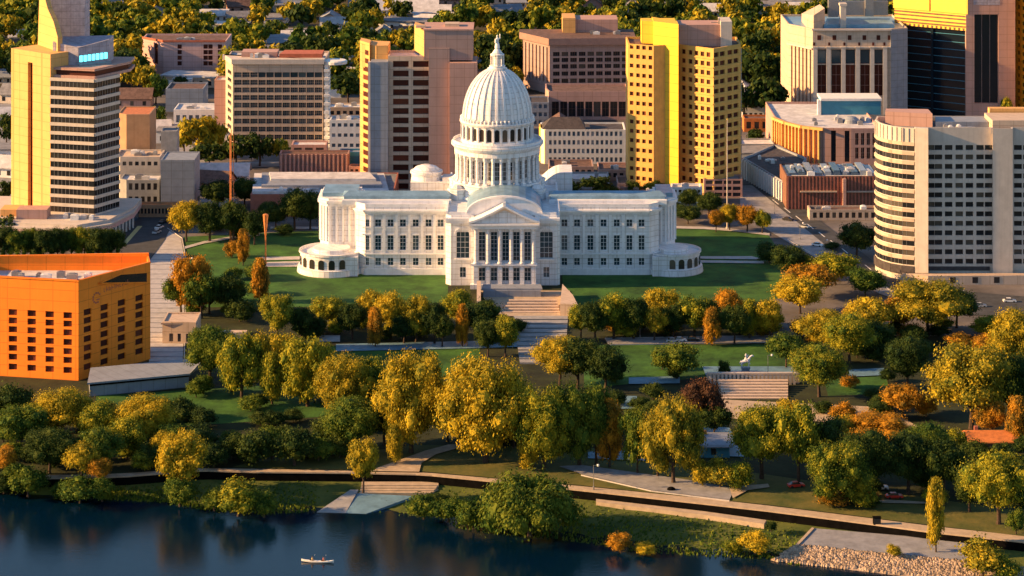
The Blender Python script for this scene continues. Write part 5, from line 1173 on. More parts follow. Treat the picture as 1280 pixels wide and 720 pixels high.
# ------------------------------------------------------------------ foliage
def ico():
    t = (1+5**.5)/2; v = [(-1, t, 0), (1, t, 0), (-1, -t, 0), (1, -t, 0), (0, -1, t), (0, 1, t), (0, -1, -t), (0, 1, -t), (t, 0, -1), (t, 0, 1), (-t, 0, -1), (-t, 0, 1)]
    l = math.sqrt(1+t*t); v = [(x/l, y/l, z/l) for x, y, z in v]
    f = [(0, 11, 5), (0, 5, 1), (0, 1, 7), (0, 7, 10), (0, 10, 11), (1, 5, 9), (5, 11, 4), (11, 10, 2), (10, 7, 6), (7, 1, 8), (3, 9, 4), (3, 4, 2), (3, 2, 6), (3, 6, 8), (3, 8, 9), (4, 9, 5), (2, 4, 11), (6, 2, 10), (8, 6, 7), (9, 8, 1)]
    return v, f
IV, IF = ico()
def randdir(r):
    z = r.uniform(-1, 1); a = r.uniform(0, 2*pi); s = math.sqrt(1-z*z); return (s*cos(a), s*sin(a), z)
def crown_mesh(seed, kind, nclump, nleaf, leaf, core=True):
    """crown in unit space: radius 1, tree height 2"""
    r = random.Random(seed); V = []; Fc = []; cl = []
    for i in range(nclump):
        if kind == 'round':
            d = randdir(r); k = r.uniform(.35, .78); c = (d[0]*k, d[1]*k, 1.22+d[2]*k*.78); rc = r.uniform(.20, .36)
            if c[2] < .55: continue
        elif kind == 'tall':
            t = (i+.5)/nclump; a = r.uniform(0, 2*pi); rad = .55*math.sin(pi*min(1, .18+t*.80))**.7; c = (rad*cos(a)*r.uniform(.5, 1.1), rad*sin(a)*r.uniform(.5, 1.1), .35+1.45*t); rc = r.uniform(.26, .38)
        elif kind == 'vase':
            a = r.uniform(0, 2*pi); t = r.random()**.8; k = (.42+.5*math.sin(pi*(.15+.7*t)))*r.uniform(.35, 1.05); c = (k*cos(a), k*sin(a), .42+1.33*t*(1-.22*(k**2))); rc = r.uniform(.17, .32)
        elif kind == 'willow':
            a = r.uniform(0, 2*pi); k = r.uniform(.3, .85); t = r.random(); c = (k*cos(a), k*sin(a), 1.45-(k**2)*.75-t*.45); rc = r.uniform(.20, .30)
        else:   # bush
            d = randdir(r); k = r.uniform(.3, .72); c = (d[0]*k, d[1]*k, max(.15, .85+d[2]*.8*k)); rc = r.uniform(.28, .42)
        cl.append((c, rc))
    zs = {'tall': 1.35, 'willow': 1.9, 'vase': 1.15}.get(kind, 1.05)
    for (c, rc) in cl:
        if core:
            b0 = len(V); q = rc*.60
            for v in IV: s = q*r.uniform(.8, 1.15); V.append((c[0]+v[0]*s, c[1]+v[1]*s, c[2]+v[2]*s*zs))
            Fc += [tuple(b0+k for k in f) for f in IF]
        for j in range(nleaf):
            d = randdir(r)
            if d[2] < -.6: continue
            k = rc*r.uniform(.55, 1.22); p = (c[0]+d[0]*k, c[1]+d[1]*k, c[2]+d[2]*k*zs)
            if p[2] > 2: continue
            n = [d[0]+r.uniform(-.9, .9), d[1]+r.uniform(-.9, .9), d[2]+r.uniform(-.6, .9)]
            l = math.sqrt(sum(x*x for x in n)) or 1; n = [x/l for x in n]
            ux = (-n[1], n[0], 0); l = math.hypot(ux[0], ux[1]) or 1; ux = (ux[0]/l, ux[1]/l, 0)
            uy = (n[1]*ux[2]-n[2]*ux[1], n[2]*ux[0]-n[0]*ux[2], n[0]*ux[1]-n[1]*ux[0])
            s = leaf*r.uniform(.6, 1.3); sy = s*(2.6 if kind == 'willow' else 1.5 if kind != 'bush' else 1.1)
            b0 = len(V)
            for (aa, bb) in ((-1, -.3), (.2, -1), (1, .2), (-.1, 1)):
                V.append((p[0]+ux[0]*s*aa+uy[0]*sy*bb, p[1]+ux[1]*s*aa+uy[1]*sy*bb, p[2]+ux[2]*s*aa+uy[2]*sy*bb))
            Fc.append((b0, b0+1, b0+2, b0+3))
    me = bpy.data.meshes.new('crown'); me.from_pydata(V, [], Fc); me.materials.append(LEAF['green']); me.update(); return me
def trunk_mesh(seed, kind):
    r = random.Random(seed); b = MB()
    def limb(p0, p1, r0, r1, n=6):
        dx, dy, dz = (p1[i]-p0[i] for i in range(3)); L = math.sqrt(dx*dx+dy*dy+dz*dz); d = (dx/L, dy/L, dz/L)
        u = (-d[1], d[0], 0) if abs(d[2]) < .99 else (1, 0, 0); l = math.hypot(u[0], u[1]); u = (u[0]/l, u[1]/l, 0)
        w_ = (d[1]*u[2]-d[2]*u[1], d[2]*u[0]-d[0]*u[2], d[0]*u[1]-d[1]*u[0])
        ids = []
        for p, q in ((p0, r0), (p1, r1)):
            ids.append([b.vert(tuple(p[i]+q*(u[i]*cos(2*pi*k/n)+w_[i]*sin(2*pi*k/n)) for i in range(3))) for k in range(n)])
        for k in range(n): j = (k+1) % n; b.f.append([ids[0][k], ids[0][j], ids[1][j], ids[1][k]]); b.mi.append(0)
    top = {'tall': 1.3, 'bush': .5}.get(kind, .75)
    limb((0, 0, -.05), (.01, .01, .12), .085, .062, 8); limb((.01, .01, .12), (.03, -.02, top), .062, .045, 8)
    for i in range(7):
        a = r.uniform(0, 2*pi); z = top*r.uniform(.55, 1); k = r.uniform(.35, .65); limb((.02, 0, z), (k*cos(a), k*sin(a), z+r.uniform(.25, .6)), .034, .012, 5)
    me = bpy.data.meshes.new('trunk'); me.from_pydata(b.v, [], b.f); me.materials.append(M['bark']); return me
CR = {k: [crown_mesh(s*13+hash_, k, nc, nl, lf) for s in range(nv)] for hash_, (k, nv, nc, nl, lf) in enumerate([('round', 5, 66, 210, .024), ('tall', 3, 36, 230, .030), ('vase', 5, 72, 210, .024), ('willow', 2, 90, 230, .019), ('bush', 3, 36, 160, .038)])}
BIG = {'round': [crown_mesh(700+s, 'round', 90, 360, .0165) for s in range(2)], 'vase': [crown_mesh(800+s, 'vase', 95, 340, .0165) for s in range(2)]}
CF = [crown_mesh(100+s, 'round', 24, 46, .075) for s in range(5)]+[crown_mesh(200, 'vase', 26, 46, .075)]
TR = {k: trunk_mesh(i, k) for i, k in enumerate(CR)}
TREES = []
def tree(x, yb, yt, wd, kind, colr, z=0, extra=None, low=False, trunk=True):
    if kind in ('round', 'vase') and not low: wd *= 1.04 if wd > 72 else 1.12
    """x, base row, top row, crown width in photo pixels"""
    X_, Y_ = G(x, yb, z); s = Y_/F; h = (yb-yt)*s; w_ = wd*s
    cat = 'bush' if kind == 'bush' else 'tree'
    rt = root({'bush': 'shrub', 'willow': 'willow_tree', 'tall': 'columnar_tree'}.get(kind, 'broadleaf_tree'), '', cat, (X_, Y_, z), rot=rnd.uniform(0, 6.28))
    me = rnd.choice(CF) if low else rnd.choice(BIG[kind]) if (kind in BIG and wd > 68) else rnd.choice(CR[kind])
    o = bpy.data.objects.new('crown' if cat == 'tree' else 'foliage', me); COL.objects.link(o); o.parent = rt
    o.scale = (w_/2*rnd.uniform(.94, 1.14), w_/2*rnd.uniform(.94, 1.14), h/2*(1.0 if not (cat == 'bush') else 1.0)); o.material_slots[0].link = 'OBJECT'; o.material_slots[0].material = LEAF[colr]
    if trunk:
        t = bpy.data.objects.new('trunk' if cat == 'tree' else 'stem', TR[kind]); COL.objects.link(t); t.parent = rt; k = min(w_, h)/2
        t.scale = (k, k, h/2)
    TREES.append(dict(o=rt, x=x, y=yb, yt=yt, w=wd, k=kind, c=colr, cat=cat, extra=extra)); return rt
g_, yg, gr_, dk, og, pb = 'golden', 'yellow-green', 'green', 'dark green', 'orange', 'purple-brown'
FG = [
 # left of the capitol
 (240, 394, 316, 44, 'vase', og), (252, 398, 340, 48, 'round', gr_), (226, 392, 345, 44, 'round', gr_), (262, 392, 345, 46, 'round', dk), (325, 378, 322, 32, 'tall', og), (304, 332, 286, 20, 'tall', og), (290, 322, 296, 22, 'bush', og),
 (233, 302, 250, 38, 'round', g_), (262, 302, 252, 44, 'round', dk), (292, 303, 250, 44, 'round', dk), (318, 306, 262, 32, 'round', dk), (272, 262, 225, 40, 'round', dk), (306, 258, 222, 36, 'round', dk),
 (345, 286, 252, 36, 'round', dk), (368, 287, 235, 44, 'round', dk), (388, 287, 238, 36, 'round', dk), (332, 276, 252, 20, 'round', dk), (285, 396, 340, 44, 'round', dk), (300, 402, 368, 44, 'bush', dk),
 # row before the capitol, left
 (347, 426, 367, 46, 'round', yg), (376, 424, 384, 38, 'round', dk), (411, 410, 370, 42, 'round', yg), (466, 408, 362, 40, 'round', g_), (488, 424, 364, 44, 'round', g_), (469, 434, 384, 26, 'tall', og), (440, 424, 378, 38, 'round', dk),
 (520, 428, 369, 40, 'vase', g_), (543, 430, 378, 40, 'round', dk), (572, 412, 361, 42, 'round', yg), (578, 434, 380, 24, 'tall', og), (603, 430, 374, 46, 'round', dk), (632, 446, 394, 36, 'round', yg), (610, 446, 400, 36, 'round', dk), (553, 434, 392, 30, 'round', dk),
 (505, 430, 392, 34, 'round', dk), (395, 422, 392, 34, 'bush', dk),
 # row before the capitol, right
 (726, 424, 380, 34, 'round', yg), (744, 426, 376, 42, 'round', dk), (767, 424, 367, 46, 'round', yg), (792, 424, 371, 40, 'round', dk), (825, 408, 360, 44, 'round', g_), (818, 426, 383, 32, 'round', g_), (842, 424, 380, 34, 'round', dk),
 (868, 422, 370, 50, 'round', yg), (888, 420, 372, 30, 'round', dk), (912, 410, 361, 42, 'round', og), (890, 432, 384, 30, 'tall', og), (918, 430, 380, 36, 'round', dk), (937, 424, 374, 28, 'tall', yg), (962, 424, 374, 42, 'round', g_),
 # right of the capitol
 (962, 328, 297, 44, 'bush', dk), (985, 348, 306, 46, 'round', dk), (1003, 346, 318, 34, 'round', yg), (1012, 372, 330, 60, 'round', og), (1000, 392, 345, 56, 'round', g_), (1044, 356, 316, 56, 'round', yg), (1082, 372, 336, 50, 'round', gr_), (1071, 322, 278, 52, 'round', dk), (1040, 312, 300, 24, 'bush', dk),
 (895, 290, 262, 20, 'round', og), (912, 288, 254, 26, 'round', g_), (934, 290, 256, 30, 'round', og), (953, 292, 262, 24, 'round', yg), (860, 280, 256, 40, 'round', dk), (886, 272, 240, 34, 'round', dk), (835, 272, 248, 30, 'round', dk), (862, 262, 236, 30, 'round', dk),
 # right park cluster
 (1160, 420, 349, 112, 'round', g_), (1196, 410, 360, 56, 'round', dk), (1124, 418, 368, 46, 'round', og), (1085, 424, 372, 60, 'round', g_), (1030, 440, 388, 66, 'round', g_), (1062, 454, 392, 72, 'round', yg), (1092, 446, 400, 52, 'round', dk), (983, 460, 416, 50, 'round', gr_), (1024, 496, 430, 80, 'round', yg),
 (1135, 486, 420, 62, 'round', dk), (1232, 426, 394, 40, 'round', yg), (1268, 474, 386, 74, 'round', g_), (1214, 536, 430, 118, 'round', g_), (1262, 530, 440, 70, 'round', dk), (1128, 522, 480, 56, 'round', og), (1158, 520, 488, 36, 'bush', og), (1240, 548, 500, 48, 'round', og), (1272, 560, 496, 40, 'tall', og),
 # middle
 (700, 482, 420, 66, 'round', g_), (722, 486, 422, 56, 'round', dk), (757, 492, 432, 54, 'round', dk), (846, 474, 430, 60, 'round', gr_), (828, 462, 436, 24, 'bush', gr_), (878, 542, 474, 54, 'round', pb), (893, 548, 505, 40, 'round', dk), (905, 470, 446, 20, 'bush', dk),
 # long tree belt
 (262, 482, 405, 62, 'round', gr_), (302, 500, 416, 56, 'vase', yg), (290, 490, 424, 44, 'tall', gr_), (345, 494, 412, 54, 'vase', g_), (340, 505, 440, 36, 'tall', yg), (385, 508, 419, 60, 'vase', yg), (383, 508, 450, 28, 'tall', g_), (432, 524, 440, 62, 'vase', g_), (466, 520, 445, 46, 'vase', yg),
 (514, 566, 436, 84, 'vase', g_), (538, 520, 440, 34, 'tall', gr_), (440, 566, 496, 72, 'round', gr_), (480, 556, 500, 50, 'round', dk), (607, 578, 442, 104, 'vase', g_), (642, 560, 470, 50, 'vase', yg), (680, 586, 478, 78, 'vase', yg), (724, 582, 476, 66, 'vase', gr_), (762, 584, 498, 44, 'tall', og), (745, 580, 480, 50, 'round', gr_),
 (660, 588, 535, 34, 'tall', g_), (797, 592, 508, 42, 'vase', gr_), (842, 604, 492, 68, 'vase', g_), (822, 596, 520, 40, 'round', dk), (560, 552, 500, 40, 'round', dk), (454, 614, 546, 38, 'round', g_), (494, 580, 530, 26, 'tall', g_), (410, 560, 520, 40, 'round', dk),
 (320, 580, 528, 60, 'bush', dk), (368, 582, 524, 60, 'bush', dk), (398, 576, 540, 48, 'bush', gr_), (340, 574, 522, 42, 'bush', gr_), (290, 574, 534, 48, 'bush', dk), (425, 572, 530, 36, 'bush', dk),
 # left river cluster
 (14, 520, 470, 60, 'bush', dk), (25, 566, 505, 60, 'round', gr_), (78, 548, 484, 76, 'round', g_), (48, 552, 502, 46, 'round', yg), (125, 560, 500, 50, 'round', yg), (182, 560, 493, 80, 'round', g_), (158, 574, 520, 56, 'round', yg), (122, 590, 535, 60, 'round', gr_), (62, 592, 534, 64, 'round', dk), (215, 572, 530, 44, 'round', gr_), (246, 572, 530, 50, 'round', dk),
 (190, 582, 545, 50, 'bush', dk), (268, 584, 548, 44, 'bush', dk), (6, 598, 556, 28, 'round', og), (20, 600, 572, 40, 'bush', gr_), (228, 606, 540, 56, 'vase', g_), (206, 580, 538, 32, 'round', g_), (102, 600, 552, 42, 'round', g_), (124, 604, 572, 34, 'round', og),
 # right river cluster
 (952, 598, 505, 84, 'round', yg), (998, 604, 502, 60, 'round', yg), (988, 560, 498, 46, 'round', g_), (1030, 600, 520, 60, 'round', dk), (1048, 634, 550, 66, 'vase', yg), (1085, 620, 535, 72, 'round', dk), (1135, 618, 540, 74, 'round', dk), (1100, 560, 516, 84, 'round', og), (1060, 556, 520, 46, 'round', g_), (1160, 600, 528, 66, 'round', gr_), (1180, 622, 548, 60, 'round', dk),
 (878, 608, 566, 34, 'bush', g_), (900, 610, 564, 44, 'bush', g_), (925, 612, 570, 44, 'bush', yg), (1040, 632, 610, 46, 'bush', og), (1212, 640, 585, 50, 'round', dk), (1248, 655, 564, 92, 'round', yg), (1284, 656, 570, 60, 'round', dk), (1270, 668, 628, 28, 'bush', gr_),
]
for a in FG: tree(*a)
# on the lower bank
for (x, y, t, w_, k, c, z) in [(662, 668, 585, 116, 'willow', gr_, -3.4), (634, 660, 600, 60, 'willow', yg, -3.2), (530, 648, 612, 50, 'bush', gr_, -3.0), (560, 652, 616, 50, 'bush', gr_, -3.2), (592, 660, 618, 52, 'bush', gr_, -3.4), (545, 632, 612, 40, 'bush', dk, -2.4),
     (774, 688, 662, 34, 'bush', og, -3.8), (806, 692, 677, 34, 'bush', g_, -3.9), (944, 692, 658, 44, 'bush', g_, -3.3), (915, 692, 672, 30, 'bush', yg, -3.7), (1117, 695, 678, 22, 'bush', g_, -1.85), (1170, 690, 597, 32, 'tall', g_, -1.85), (1228, 722, 662, 62, 'bush', g_, -3.5), (1258, 726, 690, 44, 'bush', yg, -3.6),
     (35, 620, 575, 58, 'bush', gr_, -3.4), (100, 628, 590, 62, 'bush', gr_, -3.5), (76, 622, 598, 30, 'bush', gr_, -3.5), (128, 626, 588, 36, 'bush', gr_, -3.4), (225, 632, 585, 52, 'bush', gr_, -3.5), (298, 644, 592, 62, 'bush', yg, -3.4), (330, 646, 608, 40, 'bush', gr_, -3.6), (268, 638, 606, 40, 'bush', gr_, -3.5), (5, 616, 586, 40, 'bush', dk, -3.4), (964, 664, 648, 18, 'bush', dk, -2.3)]:
    tree(x, y, t, w_, k, c, z)
ru = random.Random(77)
for (x0, x1, y0, y1, n_, cs) in [(-10, 240, 520, 588, 30, (dk, dk, gr_, yg)), (240, 480, 490, 575, 26, (dk, dk, gr_)), (500, 690, 520, 560, 12, (dk, gr_)), (690, 860, 470, 560, 14, (dk, dk, gr_)), (980, 1290, 400, 452, 22, (dk, dk, yg, og)), (1060, 1290, 560, 634, 24, (dk, dk, gr_, yg)),
     (375, 650, 408, 432, 16, (dk, dk, yg)), (722, 975, 408, 424, 16, (dk, dk, yg, og)), (235, 330, 345, 400, 10, (dk, gr_)), (225, 400, 255, 300, 12, (dk,)), (1010, 1120, 470, 560, 10, (dk, og)), (700, 830, 235, 262, 8, (dk,))]:
    for k in range(n_):
        x, y = ru.uniform(x0, x1), ru.uniform(y0, y1); w_ = ru.uniform(24, 44)*(.6+y/1300)
        if any(abs(x-h) < 16 and g0 < y < g1 for h, g0, g1 in ((170, 470, 505), (205, 300, 470), (560, 556, 600), (225, 400, 432))): continue
        tree(x, y, y-w_*ru.uniform(.6, .85), w_, 'bush', ru.choice(cs))
# middle-distance city trees
MD = [(250, 200, 143, 62, 'round', g_), (268, 196, 150, 40, 'round', g_), (230, 196, 150, 36, 'round', yg), (262, 208, 178, 60, 'round', dk), (295, 208, 168, 44, 'round', dk), (325, 208, 166, 44, 'round', dk), (350, 206, 172, 34, 'round', yg), (196, 158, 132, 30, 'round', gr_), (302, 178, 160, 26, 'round', gr_),
 (385, 66, 40, 30, 'round', yg), (435, 130, 88, 50, 'round', dk), (428, 108, 82, 36, 'round', dk), (446, 70, 40, 34, 'round', yg), (165, 118, 72, 34, 'round', g_), (180, 122, 80, 36, 'round', g_), (160, 90, 65, 30, 'round', g_), (195, 130, 92, 32, 'round', gr_), (225, 112, 95, 22, 'round', dk), (178, 80, 38, 44, 'round', dk),
 (945, 118, 62, 60, 'round', dk), (975, 120, 60, 56, 'round', dk), (930, 150, 100, 40, 'round', dk), (960, 150, 95, 56, 'round', dk), (942, 90, 38, 50, 'round', dk), (970, 80, 30, 50, 'round', g_), (918, 60, 20, 40, 'round', yg), (945, 180, 160, 30, 'round', dk), (640, 90, 55, 36, 'round', dk), (620, 70, 40, 40, 'round', gr_),
 (1258, 150, 120, 20, 'round', yg), (600, 55, 38, 30, 'round', yg), (8, 300, 270, 40, 'round', dk), (8, 180, 140, 30, 'round', dk), (4, 250, 225, 26, 'round', dk), (705, 250, 222, 50, 'round', dk), (745, 246, 220, 50, 'round', dk), (790, 262, 240, 36, 'round', dk), (345, 262, 245, 26, 'round', dk)]
for a in MD: tree(*a, low=True)
# podium hedge trees before the striped tower
for k in range(9): tree(4+k*17, 324+rnd.uniform(-3, 3), 281+rnd.uniform(-4, 7), 30, 'vase', [dk, gr_, yg, dk][k % 4])

# ------------------------------------------------------------------ suburb beyond: houses then trees
def hidden(X_, Y_, m=2):
    return any(a-m < X_ < b+m and c-m < Y_ < d+m for a, b, c, d in FOOT)
HOUSES = []
def house_proto(w_, d, wall, roof, flat):
    rt = root('suburban_house', '', 'house', (0, 0, 0)); h = 4.2
    b = MB(); b.box(-w_/2, w_/2, -d/2, d/2, 0, h)
    if not flat: b.face([(w_/2, -d/2, h), (w_/2, d/2, h), (w_/2, 0, h+3.2)]); b.face([(-w_/2, d/2, h), (-w_/2, -d/2, h), (-w_/2, 0, h+3.2)])
    b.build('wall', M[wall], rt)
    b = MB()
    if flat: b.box(-w_/2-.5, w_/2+.5, -d/2-.5, d/2+.5, h+.01, h+.6)
    else:
        for s in (-1, 1):
            q = [(-w_/2-.7, s*(d/2+.8), h-.5), (w_/2+.7, s*(d/2+.8), h-.5), (w_/2+.7, 0, h+3.3), (-w_/2-.7, 0, h+3.3)]
            if s > 0: q = q[::-1]
            b.face(q); b.face([(p[0], p[1], p[2]-.25) for p in q[::-1]])
    b.build('roof', M[roof], rt)
    for i in range(int(w_/4)): x = -w_/2+w_*(i+.5)/int(w_/4); b = MB(); b.box(x-.7, x+.7, -d/2-.06, -d/2-.004, 1, 2.8); b.build('window', M['g_dark'], rt)
    return rt
HP = [(16, 10, 'creamwhite', 'greyroof', 0), (20, 11, 'white', 'paleroof', 0), (24, 13, 'cream', 'paleroof', 1), (15, 10, 'rose', 'brownroof', 0), (18, 12, 'creamwhite', 'bluegrey', 0), (30, 14, 'white', 'greyroof', 1)]
RC = ['grey-roofed', 'pale-roofed', 'pale flat-roofed', 'brown-roofed', 'blue-grey-roofed', 'grey flat-roofed']
protos = [None]*len(HP)
def copy_tree(src):
    n = src.copy(); COL.objects.link(n)
    for ch in src.children:
        c = ch.copy(); COL.objects.link(c); c.parent = n
    return n
def house(x, y, k, rot, sc=1.0):
    X_, Y_ = G(x, y)
    if hidden(X_, Y_+6, 6): return
    if protos[k] is None: protos[k] = house_proto(*HP[k]); o = protos[k]
    else: o = copy_tree(protos[k])
    o.location = (X_, Y_+6, 0); o.rotation_euler.z = rot; o.scale = (sc, sc, sc)
    HOUSES.append(dict(o=o, x=x, y=y, c=RC[k])); w_ = HP[k][0]*sc/2
    FOOT.append((X_-w_, X_+w_, Y_+1, Y_+11))
bpy.context.view_layer.update()
HL = [(265, 27, 1), (297, 29, 0), (283, 40, 2), (140, 14, 5), (213, 42, 0), (345, 62, 4), (372, 55, 1), (332, 72, 5), (420, 38, 1), (412, 30, 4), (388, 50, 5), (425, 58, 2), (468, 22, 1), (478, 50, 0), (505, 38, 5), (538, 34, 1), (560, 30, 2), (492, 12, 1), (510, 52, 3), (360, 14, 4), (376, 12, 0), (450, 15, 0), (560, 8, 3), (632, 22, 4), (640, 32, 0), (650, 10, 4), (660, 40, 3),
      (600, 58, 2), (575, 62, 1), (20, 66, 3), (8, 78, 5), (30, 54, 1), (5, 105, 4), (25, 130, 0), (6, 200, 5), (3, 222, 1), (10, 158, 1), (975, 8, 4), (1000, 18, 1), (968, 52, 1), (1020, 12, 5), (960, 20, 0), (880, 4, 3), (870, 8, 0), (740, 14, 3), (790, 20, 0), (320, 92, 3), (250, 90, 1), (240, 108, 2), (190, 112, 5), (165, 135, 3), (425, 88, 0), (440, 100, 2), (412, 120, 1), (650, 120, 5), (660, 100, 1), (700, 168, 3),
      (930, 128, 1), (948, 135, 5), (975, 128, 2), (965, 150, 3), (935, 205, 5), (1240, 150, 3), (590, 90, 4), (600, 110, 3), (615, 130, 0), (300, 128, 1), (245, 178, 5), (275, 232, 1), (262, 242, 3), (300, 246, 0), (180, 175, 1)]
rh = random.Random(4)
for q in range(70):
    x, y = rh.uniform(-20, 1300), rh.uniform(-4, 95)
    if all(abs(x-a)/26+abs(y-b_)/9 > 1 for a, b_, _ in HL): HL.append((x, y, rh.choice([0, 1, 2, 3, 4, 5, 1, 1])))
for i, (x, y, k) in enumerate(HL): house(x, y, k, rnd.choice([0, 0, .2, -.25, 1.57]), rnd.uniform(.9, 1.25))
rf = random.Random(21); far = []
cands = [(rf.uniform(-40, 1320), rf.uniform(-14, 118)) for _ in range(30000)]
ntree = len([t for t in TREES if t['cat'] == 'tree'])
for (x, y) in cands:
    X_, Y_ = G(x, y)
    if hidden(X_, Y_, 4): continue
    if (168 < x < 292 and 90 < y < 124): continue
    q = .75+y/250
    if any(abs(x-a)/(21*q)+abs(y-b)/(9.5*q) < 1 for a, b in far): continue
    if any(abs(x-t['x']) < t['w']*.4 and abs(y-t['y']) < 8 for t in TREES if t['y'] < 160): continue
    if any(abs(x-h['x']) < 21 and -1 < y-h['y'] < 14 for h in HOUSES): continue
    far.append((x, y))
far.sort(key=lambda p: -p[1])

SM = [crown_mesh(300+s, 'round', 12, 26, .11) for s in range(3)]
SD = [([tuple(v.co) for v in m.vertices], [tuple(p.vertices) for p in m.polygons]) for m in SM]
mass = MB(); cl_ = [g_, yg, gr_, dk]
for n_, (x, y) in enumerate(far):
    s = .85+y/260; w_ = rf.uniform(30, 50)*s; hgt = rf.uniform(.72, 1.0)*w_
    c = rf.choices([0, 1, 2, 3], [.27, .30, .19, .24])[0]
    if n_ < 300-ntree: tree(x, y, y-hgt, w_, 'round', cl_[c], low=True); continue
    X_, Y_ = G(x, y); k = Y_/F; sx = w_*k/2; sz = hgt*k/2; V_, F_ = rf.choice(SD); an = rf.uniform(0, 6.28); b0 = len(mass.v); ca, sa = cos(an), sin(an)
    mass.v += [(X_+sx*(v[0]*ca-v[1]*sa), Y_+sx*(v[0]*sa+v[1]*ca), v[2]*sz) for v in V_]; mass.f += [tuple(b0+q for q in f) for f in F_]; mass.mi += [c]*len(F_)
o = mass.build('distant_trees', [LEAF[q] for q in cl_]); o['kind'] = 'stuff'; tag(o, 'mass of golden and green trees covering the suburb behind the towers', 'trees')

# ------------------------------------------------------------------ props
def pole(name, label, cat, x, yb, yt, r0, r1, m, arm=False, extra=None):
    X_, Y_ = G(x, yb); h = zt(yt, Y_); rt = root(name, label, cat, (X_, Y_, 0)); o = (0, 0, 0)
    b = MB(); b.lathe([(r0*2, 0), (r0*2, .5), (r0, .6), (r1, h)], 10, (0, 0)); b.build('pole', M[m], rt)
    if extra: extra(rt, h)
    return rt
def brace(rt, h):
    for s in (0, 1, 2):
        b = MB(); a = 2*pi*s/3; b.obox((0, 0), (cos(a), sin(a)), .2, .9, -.06, .06, h*.55, h*.56); b.lathe([(.12, 0), (.1, h*.96)], 5, (.9*cos(a), .9*sin(a))); b.build('lattice_leg', M['rust'], rt)
pole('lattice_mast', 'tall thin reddish mast rising from the trees left of the red-walled library', 'mast', 289, 302, 162, .22, .14, 'rust', extra=brace)
pole('flagpole', 'tall pale pole standing on the lawn right of the capitol', 'pole', 909, 286, 150, .28, .12, 'creamwhite', extra=lambda rt, h: MB().build('none', M['white'], rt) if 0 else (lambda b: (b.lathe([(.0, h), (.3, h+.2), (0, h+.6)], 8, (0, 0)), b.build('finial', M['sungoldpanel'], rt)))(MB()))
def torch(rt, h):
    b = MB(); b.lathe([(.25, h*.55), (.85, h*.9), (1.0, h), (.5, h+.2), (0, h+.2)], 10, (0, 0)); b.build('beacon', M['rust'], rt)
pole('beacon_post', 'orange topped beacon post at the lawn edge left of the capitol', 'lamp post', 332, 330, 268, .28, .2, 'rust', extra=torch)
LAMP = None
def lamp(x, y, label, z=0, n=[0]):
    global LAMP
    X_, Y_ = G(x, y, z)
    if LAMP is None:
        LAMP = root('street_lamp', label, 'street lamp', (X_, Y_, z), 'street lamps'); b = MB(); b.lathe([(.22, 0), (.22, .8), (.09, 1), (.07, 6.5)], 8, (0, 0)); b.build('pole', M['metal'], LAMP)
        b = MB(); b.obox((0, 0), (1, 0), 0, 1.2, -.05, .05, 6.3, 6.42); b.build('arm', M['metal'], LAMP)
        b = MB(); b.lathe([(.1, 6.75), (.35, 6.6), (.3, 6.2), (.05, 6.1)], 8, (1.2, 0)); b.build('lamp_head', M['white'], LAMP); return LAMP
    o = copy_tree(LAMP); o.location = (X_, Y_, z); o['label'] = label; o['group'] = 'street lamps'; return o
bpy.context.view_layer.update()
for x, y, l in [(236, 345, 'street lamp beside the walkway below the ochre trees'), (236, 440, 'street lamp beside the walkway near the cream pavilion'), (1030, 322, 'street lamp on the avenue nearest the curved tower'), (1000, 300, 'street lamp on the avenue above the capitol lawn'),
        (968, 268, 'street lamp on the avenue beside the white piers'), (800, 422, 'left street lamp on the park street behind the lawn'), (940, 421, 'right street lamp on the park street behind the lawn'), (742, 612, 'lamp on the promenade by the wall just right of the willow'), (1200, 388, 'street lamp on the intersection below the curved tower'), (960, 470, 'lamp on the blue plaza right of the statue')]: lamp(x, y, l); bpy.context.view_layer.update()

def car_proto(col):
    rt = root('parked_car', '', 'car', (0, 0, 0)); b = MB()
    pr = [(-2.2, .35), (2.2, .35), (2.25, .75), (1.9, .9), (1.2, .98), (-1.7, 1.0), (-2.2, .9)]
    b.v = [(x, -.9, z) for x, z in pr]+[(x, .9, z) for x, z in pr]; n = len(pr); b.f = [list(range(n)), list(range(n, 2*n))[::-1]]+[[i, i+n, (i+1) % n+n, (i+1) % n] for i in range(n)]; b.f = [f[::-1] if k > 1 else f for k, f in enumerate(b.f)]; b.mi = [0]*len(b.f)
    b.build('body', CAR[col], rt)
    b = MB(); pr = [(-1.6, 1.0), (1.1, .98), (.5, 1.45), (-1.1, 1.48)]
    A = [b.vert((x, -.75-(.0 if i < 2 else -.12), z)) for i, (x, z) in enumerate(pr)]; C_ = [b.vert((x, .75+(.0 if i < 2 else -.12), z)) for i, (x, z) in enumerate(pr)]
    b.f = [A, C_[::-1]]+[[A[i], C_[i], C_[(i+1) % 4], A[(i+1) % 4]][::-1] for i in range(4)]; b.mi = [0]*6; b.build('cabin', M['g_dark'], rt)
    b = MB(); b.box(-1.05, .45, -.62, .62, 1.485, 1.53); b.build('roof', CAR[col], rt)
    for sx in (-1.35, 1.35):
        for sy in (-.85, .85):
            b = MB(); b.v = [(sx+.34*cos(t*pi/6), sy+(-.1 if k else .1), .34+.34*sin(t*pi/6)) for k in (0, 1) for t in range(12)]
            b.f = [list(range(12)), list(range(12, 24))[::-1]]+[[i, (i+1) % 12, (i+1) % 12+12, i+12] for i in range(12)]; b.mi = [0]*14; b.build('wheel', M['tyre'], rt)
    return rt
CP = {}
